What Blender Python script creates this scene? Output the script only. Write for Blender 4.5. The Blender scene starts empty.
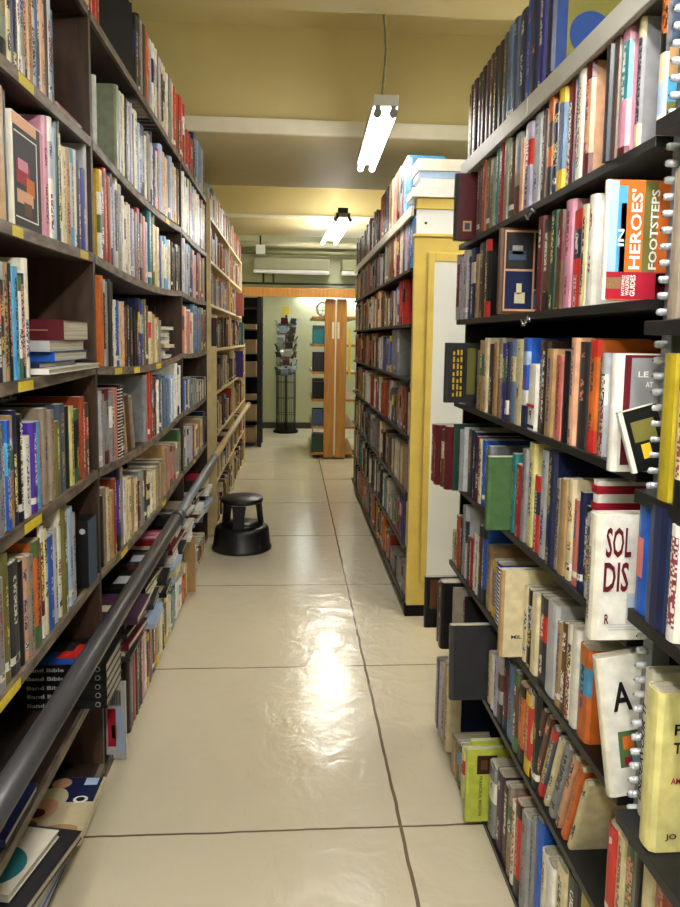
import bpy, math, random
from mathutils import Matrix, Vector
random.seed(11)
SC = bpy.context.scene
COL = SC.collection

# ------------------------------------------------------------------ camera
FPX = 700.0
cam_d = bpy.data.cameras.new('camera'); cam = bpy.data.objects.new('camera', cam_d); COL.objects.link(cam)
dv = Vector((-48, 72, -FPX)).normalized()                 # the aisle direction seen from the lens
n3 = (-dv.x * .0145 - dv.y) / dv.z
zv = Vector((.0145, 1, n3)).normalized()
xv = dv.cross(zv)
cam.matrix_world = Matrix.Translation((0, 0, 1.5)) @ Matrix((xv, dv, zv)).to_4x4()
cam_d.sensor_fit = 'VERTICAL'; cam_d.sensor_height = 24; cam_d.lens = 24 * FPX / 907
cam_d.shift_y = -43.5 / 907; cam_d.clip_start = .02
SC.camera = cam
# ------------------------------------------------------------------ world and exposure
w = bpy.data.worlds.new('world'); SC.world = w; w.use_nodes = True
w.node_tree.nodes['Background'].inputs[0].default_value = (.9, .93, 1, 1)
w.node_tree.nodes['Background'].inputs[1].default_value = .15
SC.view_settings.view_transform = 'Standard'; SC.view_settings.look = 'None'
SC.view_settings.gamma = 1; SC.view_settings.use_curve_mapping = False
SC.view_settings.exposure = 1.78
TUBE = 26.0          # brightness of the fluorescent tubes
TUBE_COLOUR = (1, .985, .95)

# ------------------------------------------------------------------ helpers
def lin(c):
    return tuple((v / 12.92 if v <= .04045 else ((v + .055) / 1.055) ** 2.4) for v in c)
def hx(s): return lin(tuple(int(s[i:i + 2], 16) / 255 for i in (0, 2, 4)))
def mat(name, col, rough=.6, metal=0, emit=0, noise=0, nscale=8, stretch=(1, 1, 1), col2=None, bump=0, spec=.5, coat=0):
    m = bpy.data.materials.new(name); m.use_nodes = True
    nt = m.node_tree; b = nt.nodes['Principled BSDF']
    c = hx(col) if isinstance(col, str) else col
    b.inputs['Base Color'].default_value = (*c, 1)
    b.inputs['Roughness'].default_value = rough; b.inputs['Metallic'].default_value = metal
    b.inputs['Specular IOR Level'].default_value = spec; b.inputs['Coat Weight'].default_value = coat
    if emit:
        b.inputs['Emission Color'].default_value = (*c, 1); b.inputs['Emission Strength'].default_value = emit
    if noise or col2 or bump:
        tc = nt.nodes.new('ShaderNodeTexCoord'); mp = nt.nodes.new('ShaderNodeMapping')
        mp.inputs['Scale'].default_value = stretch
        nz = nt.nodes.new('ShaderNodeTexNoise'); nz.inputs['Scale'].default_value = nscale; nz.inputs['Detail'].default_value = 6
        nt.links.new(tc.outputs['Object'], mp.inputs[0]); nt.links.new(mp.outputs[0], nz.inputs['Vector'])
        if noise or col2:
            mx = nt.nodes.new('ShaderNodeMix'); mx.data_type = 'RGBA'
            rp = nt.nodes.new('ShaderNodeMapRange'); rp.inputs[1].default_value = .35; rp.inputs[2].default_value = .65
            nt.links.new(nz.outputs[0], rp.inputs[0]); nt.links.new(rp.outputs[0], mx.inputs[0])
            c2 = hx(col2) if col2 else tuple(v * (1 - noise) for v in c)
            mx.inputs[6].default_value = (*c, 1); mx.inputs[7].default_value = (*c2, 1)
            nt.links.new(mx.outputs[2], b.inputs['Base Color'])
        if bump:
            bp = nt.nodes.new('ShaderNodeBump'); bp.inputs['Strength'].default_value = bump; bp.inputs['Distance'].default_value = .01
            nt.links.new(nz.outputs[0], bp.inputs['Height']); nt.links.new(bp.outputs[0], b.inputs['Normal'])
    return m

class MB:
    """collects geometry, then links it as one mesh object"""
    def __init__(s): s.v = []; s.f = []; s.mi = []; s.sm = []
    def face(s, ids, mi=0, sm=False): s.f.append(tuple(ids)); s.mi.append(mi); s.sm.append(sm)
    def box(s, x0, x1, y0, y1, z0, z1, mi=0, M=None):
        o = len(s.v)
        for z in (z0, z1):
            for x, y in ((x0, y0), (x1, y0), (x1, y1), (x0, y1)):
                p = Vector((x, y, z)); s.v.append(tuple(M @ p if M else p))
        for q in ((0, 3, 2, 1), (4, 5, 6, 7), (0, 1, 5, 4), (1, 2, 6, 5), (2, 3, 7, 6), (3, 0, 4, 7)):
            s.face([o + k for k in q], mi)
        return s
    def tube(s, p0, p1, r0, r1=None, n=16, mi=0, cap=True):
        r1 = r0 if r1 is None else r1
        p0 = Vector(p0); p1 = Vector(p1); d = (p1 - p0).normalized()
        a = d.orthogonal().normalized(); b = d.cross(a); o = len(s.v)
        for p, r in ((p0, r0), (p1, r1)):
            for k in range(n):
                t = 2 * math.pi * k / n; s.v.append(tuple(p + a * math.cos(t) * r + b * math.sin(t) * r))
        for k in range(n): s.face((o + k, o + (k + 1) % n, o + n + (k + 1) % n, o + n + k), mi, True)
        if cap: s.face([o + k for k in range(n)][::-1], mi); s.face([o + n + k for k in range(n)], mi)
        return s
    def path(s, pts, r, n=8, mi=0):
        for a, b in zip(pts[:-1], pts[1:]): s.tube(a, b, r, n=n, mi=mi)
        return s
    def lathe(s, prof, cx=0, cy=0, n=48, mi=0):
        o = len(s.v)
        for r, z in prof:
            for k in range(n):
                t = 2 * math.pi * k / n; s.v.append((cx + r * math.cos(t), cy + r * math.sin(t), z))
        for j in range(len(prof) - 1):
            for k in range(n):
                a = o + j * n + k; b = o + j * n + (k + 1) % n
                s.face((a, b, b + n, a + n), mi, True)
        if prof[0][0] > 0: s.face([o + k for k in range(n)][::-1], mi)
        if prof[-1][0] > 0: s.face([o + (len(prof) - 1) * n + k for k in range(n)], mi)
        return s
    def build(s, name, mats, parent=None, bevel=0, loc=None):
        me = bpy.data.meshes.new(name); me.from_pydata(s.v, [], s.f)
        for m in (mats if isinstance(mats, (list, tuple)) else [mats]): me.materials.append(m)
        me.polygons.foreach_set('material_index', s.mi); me.polygons.foreach_set('use_smooth', s.sm); me.update()
        o = bpy.data.objects.new(name, me); COL.objects.link(o)
        if parent: o.parent = parent
        if loc: o.location = loc
        if bevel:
            b = o.modifiers.new('bevel', 'BEVEL'); b.width = bevel; b.segments = 2; b.limit_method = 'ANGLE'
        return o
def tag(o, label=None, cat=None, group=None, kind=None):
    if label: o['label'] = label
    if cat: o['category'] = cat
    if group: o['group'] = group
    if kind: o['kind'] = kind
    return o
def thing(name, loc, label, cat, group=None):
    o = bpy.data.objects.new(name, None); COL.objects.link(o); o.location = loc; o.empty_display_size = .1
    return tag(o, label, cat, group)
def boxobj(name, m, x0, x1, y0, y1, z0, z1, parent=None, bevel=0, kind=None):
    """box in world coordinates; its origin is put at the base centre"""
    c = Vector(((x0 + x1) / 2, (y0 + y1) / 2, z0))
    off = parent_loc(parent)
    o = MB().box(x0 - c.x, x1 - c.x, y0 - c.y, y1 - c.y, 0, z1 - z0).build(name, m, parent, bevel, c - off)
    if kind: o['kind'] = kind
    return o
def parent_loc(p):
    v = Vector((0, 0, 0))
    while p: v += p.location; p = p.parent
    return v
def wtext(name, s, m, parent, origin, right, up, width=None, height=.02, align='LEFT', stretch=None, shear=0):
    """flat lettering lying on a surface: origin, reading direction and up direction in the parent's coordinates"""
    cu = bpy.data.curves.new(name, 'FONT'); cu.body = s; cu.size = 1; cu.align_x = align; cu.resolution_u = 2
    cu.extrude = .0; cu.shear = shear; cu.offset = .022
    t = bpy.data.objects.new(name, cu); COL.objects.link(t)
    bpy.context.view_layer.update()
    me = bpy.data.meshes.new_from_object(t); bpy.data.objects.remove(t)
    xs = [v.co.x for v in me.vertices]; ys = [v.co.y for v in me.vertices]
    x0, x1, y0, y1 = min(xs), max(xs), min(ys), max(ys)
    sy = height / (y1 - y0); sx = (width / (x1 - x0)) if width else sy
    R_ = Vector(right).normalized(); U_ = Vector(up).normalized(); N_ = R_.cross(U_)
    for v in me.vertices:
        a = (v.co.x - x0) * sx; b = (v.co.y - y0) * sy
        v.co = Vector(origin) + R_ * a + U_ * b + N_ * .0008
    me.materials.clear(); me.materials.append(m)
    o = bpy.data.objects.new(name, me); COL.objects.link(o); o.parent = parent
    return o

# ------------------------------------------------------------------ materials
PAL = dict(white='e9e6df', ivory='e2dccb', cream='d8cba4', paleyellow='d9d08a', silver='b9bac0', grey='8c8c90', taupe='8f8272',
 tan='b08e62', sage='8f9680', peach='d8a583', salmon='c9736a', pink='cf8fa6', lavender='b3abc9', paleblue='a6bcdc', skyblue='4f9fd0',
 steel='5f7fa3', slate='46566e', blue='2257b5', indigo='2a2a8e', navy='1a2348', teal='2b7a82', green='4a6b42', darkgreen='1f3f30',
 olive='6f6a35', lime='b9c24a', yellow='e0b92a', mustard='a3901f', darkblue='25407e', orange='cf6a28', rust='9c3f22', red='c62a22', crimson='a01c30',
 maroon='5e1822', plum='4a2c48', purple='4b2c9a', brown='5b3a26', darkbrown='33221a', charcoal='2d2d31', black='121214')
PALN = {k: hx(v) for k, v in PAL.items()}
NICE = dict(paleyellow='pale yellow', darkbrown='dark brown', paleblue='pale blue', skyblue='sky blue', darkgreen='dark green', silver='light grey', slate='slate blue', steel='steel blue')
def nice(c): return NICE.get(c, c)

def book_material():
    m = bpy.data.materials.new('book_cover'); m.use_nodes = True; nt = m.node_tree; b = nt.nodes['Principled BSDF']
    N = nt.nodes.new; L = nt.links.new
    a = N('ShaderNodeAttribute'); a.attribute_name = 'Col'
    k = N('ShaderNodeAttribute'); k.attribute_name = 'Ink'
    uv = N('ShaderNodeUVMap'); uv.uv_map = 'UVMap'
    def cells(sx, sy, thr):
        mu = N('ShaderNodeVectorMath'); mu.operation = 'MULTIPLY'; mu.inputs[1].default_value = (sx, sy, 0)
        fl = N('ShaderNodeVectorMath'); fl.operation = 'FLOOR'
        wn = N('ShaderNodeTexWhiteNoise'); wn.noise_dimensions = '2D'
        g = N('ShaderNodeMath'); g.operation = 'GREATER_THAN'; g.inputs[1].default_value = thr
        L(uv.outputs[0], mu.inputs[0]); L(mu.outputs[0], fl.inputs[0]); L(fl.outputs[0], wn.inputs['Vector']); L(wn.outputs[0], g.inputs[0])
        return g
    g1 = cells(5, 260, .40); g2 = cells(0, 22, .22)
    m1 = N('ShaderNodeMath'); m1.operation = 'MULTIPLY'; m2 = N('ShaderNodeMath'); m2.operation = 'MULTIPLY'
    L(g1.outputs[0], m1.inputs[0]); L(g2.outputs[0], m1.inputs[1]); L(m1.outputs[0], m2.inputs[0]); L(k.outputs['Alpha'], m2.inputs[1])
    mx = N('ShaderNodeMix'); mx.data_type = 'RGBA'
    L(m2.outputs[0], mx.inputs[0]); L(a.outputs['Color'], mx.inputs[6]); L(k.outputs['Color'], mx.inputs[7])
    nz = N('ShaderNodeTexNoise'); nz.inputs['Scale'].default_value = 30; nz.inputs['Detail'].default_value = 4
    tc = N('ShaderNodeTexCoord'); L(tc.outputs['Object'], nz.inputs['Vector'])
    mr = N('ShaderNodeMapRange'); mr.inputs[1].default_value = .3; mr.inputs[2].default_value = .7; mr.inputs[3].default_value = .78; mr.inputs[4].default_value = 1.1
    L(nz.outputs[0], mr.inputs[0])
    mm = N('ShaderNodeVectorMath'); mm.operation = 'SCALE'; L(mx.outputs[2], mm.inputs[0]); L(mr.outputs[0], mm.inputs['Scale'])
    L(mm.outputs[0], b.inputs['Base Color']); b.inputs['Roughness'].default_value = .36
    b.inputs['Specular IOR Level'].default_value = .45
    return m
BOOK = book_material()
def page_material():
    m = bpy.data.materials.new('book_pages'); m.use_nodes = True; nt = m.node_tree; b = nt.nodes['Principled BSDF']
    tc = nt.nodes.new('ShaderNodeTexCoord'); wv = nt.nodes.new('ShaderNodeTexNoise'); mp = nt.nodes.new('ShaderNodeMapping')
    mp.inputs['Scale'].default_value = (3, 900, 3); wv.inputs['Scale'].default_value = 1
    nt.links.new(tc.outputs['Object'], mp.inputs[0]); nt.links.new(mp.outputs[0], wv.inputs['Vector'])
    rp = nt.nodes.new('ShaderNodeValToRGB'); rp.color_ramp.elements[0].position = .3; rp.color_ramp.elements[1].position = .7
    rp.color_ramp.elements[0].color = (.42, .36, .25, 1); rp.color_ramp.elements[1].color = (.74, .69, .57, 1)
    nt.links.new(wv.outputs[0], rp.inputs[0]); nt.links.new(rp.outputs[0], b.inputs['Base Color']); b.inputs['Roughness'].default_value = .85
    return m
PAGES = page_material()
INK = {k: mat('ink_' + k, PAL[k], .55, spec=.2) for k in PAL}
M_WOOD = mat('dark_stained_wood', '3a2a20', .55, col2='1f1510', nscale=5, stretch=(6, 1, 6), bump=.2)
M_UP = mat('brown_stained_upright', '4a3324', .5, col2='2b1d15', nscale=6, stretch=(4, 4, .8), bump=.2)
M_EDGE = mat('worn_shelf_edge', '7d6f60', .5, col2='3f3229', nscale=22, stretch=(1, .5, 2), bump=.3)
M_LABEL = mat('yellow_tape', 'd8c02c', .5, noise=.15, nscale=60)
M_PAPER = mat('white_paper', 'dedad0', .6, noise=.08, nscale=30)
M_CREAMW = mat('cream_painted_wood', 'e6cf98', .45, noise=.14, nscale=12, bump=.1)
M_RAIL = mat('light_grey_enamel', 'b9b7b0', .35, noise=.08, nscale=10)
M_DKMET = mat('dark_enamelled_steel', '1f2022', .4, metal=.3, noise=.2, nscale=20)
M_GREYMET = mat('grey_enamelled_steel', '7d8288', .4, metal=.3, noise=.12, nscale=20)
M_LUG = mat('pale_plated_lug', 'c9ccd6', .25, metal=.35)
M_YEL = mat('yellow_painted_wood', 'dcbf5e', .4, noise=.12, nscale=9, bump=.08, coat=.2)
M_WHITEP = mat('white_panel', 'e4e4e2', .4, noise=.03, nscale=5)
M_ORW = mat('orange_varnished_wood', 'b8823f', .35, col2='a3702f', nscale=5, stretch=(8, 8, .6))
M_BLKP = mat('black_ribbed_plastic', '17171a', .38, noise=.2, nscale=60, bump=.15)
M_CHROME = mat('bright_steel', 'a9adb2', .25, metal=.9)
M_PIPE = mat('dark_grey_plastic_sleeve', '3c3c3f', .36, noise=.25, nscale=14, stretch=(1, .3, 1), bump=.25)
M_ROD = mat('cream_painted_rod', 'cdb483', .4, noise=.15, nscale=20)
M_OLIVE = mat('olive_grey_enamel', '8a8a6c', .5, noise=.1, nscale=6)
M_CARD = mat('brown_cardboard', '8d7358', .7, noise=.1, nscale=9)
M_TUBE = mat('lit_fluorescent_tube', TUBE_COLOUR, .4, emit=TUBE)
M_TUBE_DIM = mat('lit_dimmed_fluorescent_tube', TUBE_COLOUR, .4, emit=12)  # output turned down so books close to the lamp don't burn out
M_TUBE_NEAR = mat('lit_boosted_fluorescent_tube', TUBE_COLOUR, .4, emit=44)  # output boosted to brighten the near end of the aisle
M_TUBE_COOL = mat('lit_cool_fluorescent_tube', (.86, .94, 1), .4, emit=17)
M_FIX = mat('white_enamel_lamp_body', 'cfccc4', .4, noise=.04, nscale=6)
M_CORD = mat('olive_grey_cord', '8c8660', .6, noise=.05, nscale=8)
M_BLACK = mat('matt_black', '0e0e10', .75, noise=.1, nscale=9, spec=.15)

# ------------------------------------------------------------------ the room
YB, ZC, ZB = 11.62, 3.43, 2.78
def floor_material():
    m = bpy.data.materials.new('glazed_cream_slabs'); m.use_nodes = True; nt = m.node_tree; b = nt.nodes['Principled BSDF']
    N = nt.nodes.new; L = nt.links.new
    g = N('ShaderNodeNewGeometry'); sp = N('ShaderNodeSeparateXYZ'); L(g.outputs['Position'], sp.inputs[0])
    def line(out, off, step, wd):
        a = N('ShaderNodeMath'); a.operation = 'SUBTRACT'; a.inputs[1].default_value = off; L(out, a.inputs[0])
        q = N('ShaderNodeMath'); q.operation = 'PINGPONG'; q.inputs[1].default_value = step / 2; L(a.outputs[0], q.inputs[0])
        c = N('ShaderNodeMath'); c.operation = 'LESS_THAN'; c.inputs[1].default_value = wd; L(q.outputs[0], c.inputs[0]); return c
    nl = N('ShaderNodeTexNoise'); nl.inputs['Scale'].default_value = 6; L(g.outputs['Position'], nl.inputs['Vector'])
    wob = N('ShaderNodeMath'); wob.operation = 'MULTIPLY'; wob.inputs[1].default_value = .012; L(nl.outputs[0], wob.inputs[0])
    ax = N('ShaderNodeMath'); ax.operation = 'ADD'; L(sp.outputs[0], ax.inputs[0]); L(wob.outputs[0], ax.inputs[1])
    ay = N('ShaderNodeMath'); ay.operation = 'ADD'; L(sp.outputs[1], ay.inputs[0]); L(wob.outputs[0], ay.inputs[1])
    lx = line(ax.outputs[0], .353, 1.08, .0055); ly = line(ay.outputs[0], 2.013, 1.073, .0042)
    mxl = N('ShaderNodeMath'); mxl.operation = 'MAXIMUM'; L(lx.outputs[0], mxl.inputs[0]); L(ly.outputs[0], mxl.inputs[1])
    n1 = N('ShaderNodeTexNoise'); n1.inputs['Scale'].default_value = 2.2; n1.inputs['Detail'].default_value = 7; L(g.outputs['Position'], n1.inputs['Vector'])
    r = N('ShaderNodeMix'); r.data_type = 'RGBA'; r.inputs[6].default_value = (*hx('cfc5ab'), 1); r.inputs[7].default_value = (*hx('d8ceb5'), 1)
    L(n1.outputs[0], r.inputs[0])
    # fine scuffs: thin bands of a stretched, warped noise
    sm = N('ShaderNodeMapping'); sm.inputs['Scale'].default_value = (9, 2.2, 1); sm.inputs['Rotation'].default_value = (0, 0, .7); L(g.outputs['Position'], sm.inputs[0])
    vo = N('ShaderNodeTexNoise'); vo.inputs['Scale'].default_value = 3; vo.inputs['Detail'].default_value = 3; vo.inputs['Distortion'].default_value = 1.5; L(sm.outputs[0], vo.inputs['Vector'])
    s1 = N('ShaderNodeMath'); s1.operation = 'SUBTRACT'; s1.inputs[1].default_value = .66; L(vo.outputs[0], s1.inputs[0])
    s2 = N('ShaderNodeMath'); s2.operation = 'ABSOLUTE'; L(s1.outputs[0], s2.inputs[0])
    sk = N('ShaderNodeMapRange'); sk.inputs[1].default_value = 0; sk.inputs[2].default_value = .006; sk.inputs[3].default_value = .35; sk.inputs[4].default_value = 0; L(s2.outputs[0], sk.inputs[0])
    mx0 = N('ShaderNodeMix'); mx0.data_type = 'RGBA'; mx0.inputs[7].default_value = (*hx('a3977b'), 1); L(sk.outputs[0], mx0.inputs[0]); L(r.outputs[2], mx0.inputs[6])
    mx = N('ShaderNodeMix'); mx.data_type = 'RGBA'; mx.inputs[7].default_value = (*hx('6b5a42'), 1)
    L(mxl.outputs[0], mx.inputs[0]); L(mx0.outputs[2], mx.inputs[6]); L(mx.outputs[2], b.inputs['Base Color'])
    n2 = N('ShaderNodeTexNoise'); n2.inputs['Scale'].default_value = 7; n2.inputs['Detail'].default_value = 5; n2.inputs['Distortion'].default_value = .8
    L(g.outputs['Position'], n2.inputs['Vector'])
    bp = N('ShaderNodeBump'); bp.inputs['Strength'].default_value = .22; bp.inputs['Distance'].default_value = .02; L(n2.outputs[0], bp.inputs['Height']); L(bp.outputs[0], b.inputs['Normal'])
    mr = N('ShaderNodeMapRange'); mr.inputs[3].default_value = .13; mr.inputs[4].default_value = .27; L(n1.outputs[0], mr.inputs[0]); L(mr.outputs[0], b.inputs['Roughness'])
    b.inputs['Specular IOR Level'].default_value = .85
    return m
M_CEIL = mat('cream_ceiling_paint', 'd1c08c', .5, col2='c8b67d', nscale=1.6, bump=.05)
M_BEAM = mat('pale_beam_paint', 'd1c08a', .5, col2='c9b87f', nscale=1.6, bump=.05)
M_TRIMC = mat('ivory_trim_paint', 'e0d9c0', .5, noise=.06, nscale=12)
M_WALL = mat('pale_green_wall_paint', 'b9bd9a', .5, noise=.05, nscale=3)
M_BASEB = mat('dark_skirting', '3a2f28', .5, noise=.1, nscale=8)
XL, XR, YN = -1.08, 2.4, -3.2
boxobj('floor', floor_material(), XL - .1, XR + .1, YN - .1, YB + .1, -.1, 0, kind='structure')
boxobj('ceiling', M_CEIL, XL - .1, XR + .1, YN - .1, YB + .1, ZC, ZC + .1, kind='structure')
boxobj('wall_back', M_WALL, XL - .1, XR + .1, YB, YB + .1, 0, ZC, kind='structure')
boxobj('wall_front', M_WALL, XL - .1, XR + .1, YN - .1, YN, 0, ZC, kind='structure')
boxobj('wall_left', M_WALL, XL - .1, XL, YN, YB, 0, ZC, kind='structure')
boxobj('wall_right', M_WALL, XR, XR + .1, YN, YB, 0, ZC, kind='structure')
boxobj('baseboard_back', M_BASEB, XL, XR, YB - .02, YB, 0, .1, kind='structure')
for k, (a, b_) in enumerate(((1.25, 2.9), (4.6, 6.15), (7.72, 9.05))):
    boxobj('trim_%d' % (k + 1), M_BEAM, XL, XR, a, b_, ZB, ZC, kind='structure')          # deep ceiling beams
boxobj('trim_4', M_TRIMC, XL, XR, 4.565, 4.6, ZB - .005, ZB + .085, kind='structure')      # ledge along the beam's foot
boxobj('trim_5', M_TRIMC, XL, XR, 7.69, 7.72, ZB - .005, ZB + .03, kind='structure')
# ------------------------------------------------------------------ book builder
def spine_bands(h, t, c, opt, rnd):
    """[(z0, z1, colour, ink or None)] from foot to head"""
    base = PALN[c]; lum = sum(base) / 3
    light = (.78, .76, .70); dark = (.03, .03, .035); gold = (.55, .40, .12)
    ink = rnd.choice([light, light, gold, (.75, .65, .2), (.7, .3, .2)]) if lum < .22 else rnd.choice([dark, dark, (.25, .03, .04), (.04, .06, .25), (.3, .1, .03)])
    alt = PALN[rnd.choice(['white', 'black', 'cream', 'navy', 'red', 'yellow', 'skyblue', 'green', 'maroon', 'silver'])]
    if opt == '2': return [(0, .62 * h, PALN['olive'], light), (.62 * h, h, base, None)]
    if opt == '3': return [(0, .3 * h, PALN['white'] if c == 'yellow' else PALN['charcoal'], dark), (.3 * h, .5 * h, PALN['green'] if c == 'yellow' else base, None), (.5 * h, .75 * h, PALN['white'] if c == 'yellow' else PALN['brown'], dark), (.75 * h, h, base, None)]
    if opt == 'r': return [(0, .35 * h, PALN['maroon'], None), (.35 * h, .5 * h, PALN['taupe'], None), (.5 * h, h, base, None)]
    if opt == 'd': return [(0, .25 * h, base, None), (.25 * h, .4 * h, PALN['charcoal'], None), (.4 * h, .6 * h, base, None), (.6 * h, .75 * h, PALN['charcoal'], None), (.75 * h, h, base, None)]
    if opt == 't': return [(0, .08 * h, PALN['maroon'], None), (.08 * h, .45 * h, base, None), (.45 * h, .9 * h, PALN['teal'], light), (.9 * h, h, base, None)]
    if opt == 'o': return [(0, .12 * h, PALN['white'], dark), (.12 * h, .35 * h, PALN['paleblue'], None), (.35 * h, .55 * h, PALN['cream'], None), (.55 * h, h, base, PALN['orange'])]
    if opt == 'a': return [(0, .25 * h, PALN['navy'], None), (.25 * h, .42 * h, PALN['white'], None), (.42 * h, .7 * h, base, PALN['red']), (.7 * h, .85 * h, PALN['paleblue'], None), (.85 * h, h, base, None)]
    if opt == 'l': return [(0, .08 * h, base, None), (.08 * h, .26 * h, PALN['white'], dark), (.26 * h, .55 * h, base, None), (.55 * h, .9 * h, PALN['silver'] if c == 'indigo' else base, light), (.9 * h, h, base, None)]
    if opt in ('w', 'g', 'm', 'P', 's'): return [(0, h, base, None)]
    r = rnd.random()
    if r < .30: return [(0, .12 * h, base, None), (.12 * h, .9 * h, base, ink), (.9 * h, h, base, None)]
    if r < .45: return [(0, .1 * h, base, None), (.1 * h, .17 * h, PALN['white'], dark), (.17 * h, .3 * h, base, None), (.3 * h, .88 * h, base, ink), (.88 * h, h, base, None)]
    if r < .60: return [(0, .2 * h, alt, None), (.2 * h, .85 * h, base, ink), (.85 * h, h, alt, None)]
    if r < .72: return [(0, .5 * h, base, ink), (.5 * h, .8 * h, alt, dark if sum(alt) > .7 else light), (.8 * h, h, base, None)]
    if r < .86: return [(0, .15 * h, base, ink), (.15 * h, .45 * h, base, None), (.45 * h, .95 * h, base, ink), (.95 * h, h, base, None)]
    return [(0, h, base, None)]
class BB:
    """one or many book covers in a mesh with colour, ink and uv"""
    def __init__(s): s.v = []; s.f = []; s.c = []; s.k = []; s.uv = []; s.mi = []
    def quad(s, ids, col, ink=None, uv=None, mi=0):
        s.f.append(ids); s.c.append(col); s.k.append((*ink, 1) if ink else (0, 0, 0, 0)); s.uv.append(uv or [(0, 0)] * len(ids)); s.mi.append(mi)
    def cover(s, t, h, d, bands, board, M):
        c = min(.0026, .18 * t); bl = min(.007, .22 * t) if t > .012 else .001
        outer = [(-d, -t / 2), (-.004, -t / 2)] + [(bl * math.cos(a) , t / 2 * math.sin(a)) for a in (-.9, -.3, .3, .9)] + [(-.004, t / 2), (-d, t / 2)]
        inner = [(-d, -t / 2 + c), (-.004, -t / 2 + c)] + [((bl - c) * math.cos(a) - .0, (t / 2 - c) * math.sin(a)) for a in (-.9, -.3, .3, .9)] + [(-.004, t / 2 - c), (-d, t / 2 - c)]
        n = len(outer); lev = [0] + [b[1] for b in bands]
        o = len(s.v)
        for z in lev:
            for x, y in outer: s.v.append(M @ Vector((x, y, z)))
        seed = random.random() * 40
        for j, b in enumerate(bands):
            for i in range(n - 1):
                sp = 1 <= i <= n - 3; col = b[2] if sp else board
                ink = b[3] if i == 3 or (2 <= i <= 4 and t < .03) else None
                u0, u1 = i - 2, i - 1; u0 /= 3; u1 /= 3
                s.quad((o + j * n + i, o + j * n + i + 1, o + (j + 1) * n + i + 1, o + (j + 1) * n + i), col, ink,
                       [(u0 + seed, b[0] + seed), (u1 + seed, b[0] + seed), (u1 + seed, b[1] + seed), (u0 + seed, b[1] + seed)])
        p = len(s.v)
        for z in (0, h):
            for x, y in inner: s.v.append(M @ Vector((x, y, z)))
        top = o + (len(lev) - 1) * n
        for i in range(n - 1):
            s.quad((p + i, p + n + i, p + n + i + 1, p + i + 1), (.6, .57, .5))
            s.quad((top + i, top + i + 1, p + n + i + 1, p + n + i), board)
            s.quad((o + i + 1, o + i, p + i, p + i + 1), board)
        for i in (0, n - 1):
            q = (o + i, top + i, p + n + i, p + i) if i == 0 else (p + i, p + n + i, top + i, o + i)
            s.quad(q, board)
    def pages(s, t, h, d, M, mi=1):
        c = min(.0026, .18 * t) + .0003; o = len(s.v); x0, x1, y0, y1, z0, z1 = -d + .004, -.003, -t / 2 + c, t / 2 - c, .003, h - .004
        for z in (z0, z1):
            for x, y in ((x0, y0), (x1, y0), (x1, y1), (x0, y1)): s.v.append(M @ Vector((x, y, z)))
        for q in ((0, 3, 2, 1), (4, 5, 6, 7), (0, 1, 5, 4), (1, 2, 6, 5), (2, 3, 7, 6), (3, 0, 4, 7)):
            s.quad(tuple(o + k for k in q), (.62, .57, .46), mi=mi)
    def build(s, name, mats, parent=None):
        me = bpy.data.meshes.new(name); me.from_pydata([tuple(v) for v in s.v], [], s.f)
        for m in mats: me.materials.append(m)
        ca = me.color_attributes.new('Col', 'FLOAT_COLOR', 'CORNER'); ka = me.color_attributes.new('Ink', 'FLOAT_COLOR', 'CORNER')
        uv = me.uv_layers.new(name='UVMap'); C = []; K = []; U = []
        for f, c, k, u in zip(s.f, s.c, s.k, s.uv):
            for i in range(len(f)): C += [*c[:3], 1]; K += list(k); U += list(u[i])
        ca.data.foreach_set('color', C); ka.data.foreach_set('color', K); uv.data.foreach_set('uv', U)
        me.polygons.foreach_set('material_index', s.mi); me.update()
        o = bpy.data.objects.new(name, me); COL.objects.link(o)
        if parent: o.parent = parent
        return o
def mirror(side): return Matrix.Identity(4) if side == 'L' else Matrix.Rotation(math.pi, 4, 'Z')
def book(side, x, y0, y1, z, h, c, label, opt='', depth=None, board=None, lean=0, group=None, bands=None, rotz=0, name='book'):
    """an upright book: its spine looks across the aisle, its near board towards -Y"""
    t = y1 - y0; d = depth or min(.2, max(.13, .68 * h)); rnd = random.Random(int(y0 * 9973 + z * 313 + 7))
    bb = BB(); bb.cover(t, h, d, bands or spine_bands(h, t, c, opt, rnd), PALN[board or c], Matrix.Identity(4))
    o = bb.build(name, [BOOK])
    pg = BB(); pg.pages(t, h, d, Matrix.Identity(4), 0); pg.build('pages', [PAGES], o)
    o.rotation_euler = (math.radians(lean) * (1 if side == 'L' else -1), 0, (0 if side == 'L' else math.pi) + rotz)
    lift = abs(math.sin(math.radians(lean))) * t / 2
    o.location = (x, (y0 + y1) / 2, z + lift + .0005)
    tag(o, label, 'book', group)
    return o, t, h, d
def flat(x0, x1, y0, y1, z, t, c, label, page=True, rot=0, name='book', cat='book', group=None, top=None, pagecol=None):
    """a book or magazine lying flat; x0..x1 is its reach across the shelf, the spine towards -Y"""
    w = x1 - x0; dp = y1 - y0; cx, cy = (x0 + x1) / 2, (y0 + y1) / 2; cv = min(.002, .2 * t)
    m = MB(); m.box(-w / 2, w / 2, -dp / 2, dp / 2, 0, cv); m.box(-w / 2, w / 2, -dp / 2, dp / 2, t - cv, t)
    m.box(-w / 2, w / 2, -dp / 2, -dp / 2 + cv, cv, t - cv)
    o = m.build(name, INKC(c), None, 0, (cx, cy, z + .0003)); o.rotation_euler.z = math.radians(rot)
    MB().box(-w / 2 + .003, w / 2 - .003, -dp / 2 + cv + .0003, dp / 2 - .004, cv, t - cv).build('pages', PAGESF, o)
    return tag(o, label, cat, group)
_ic = {}
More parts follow.
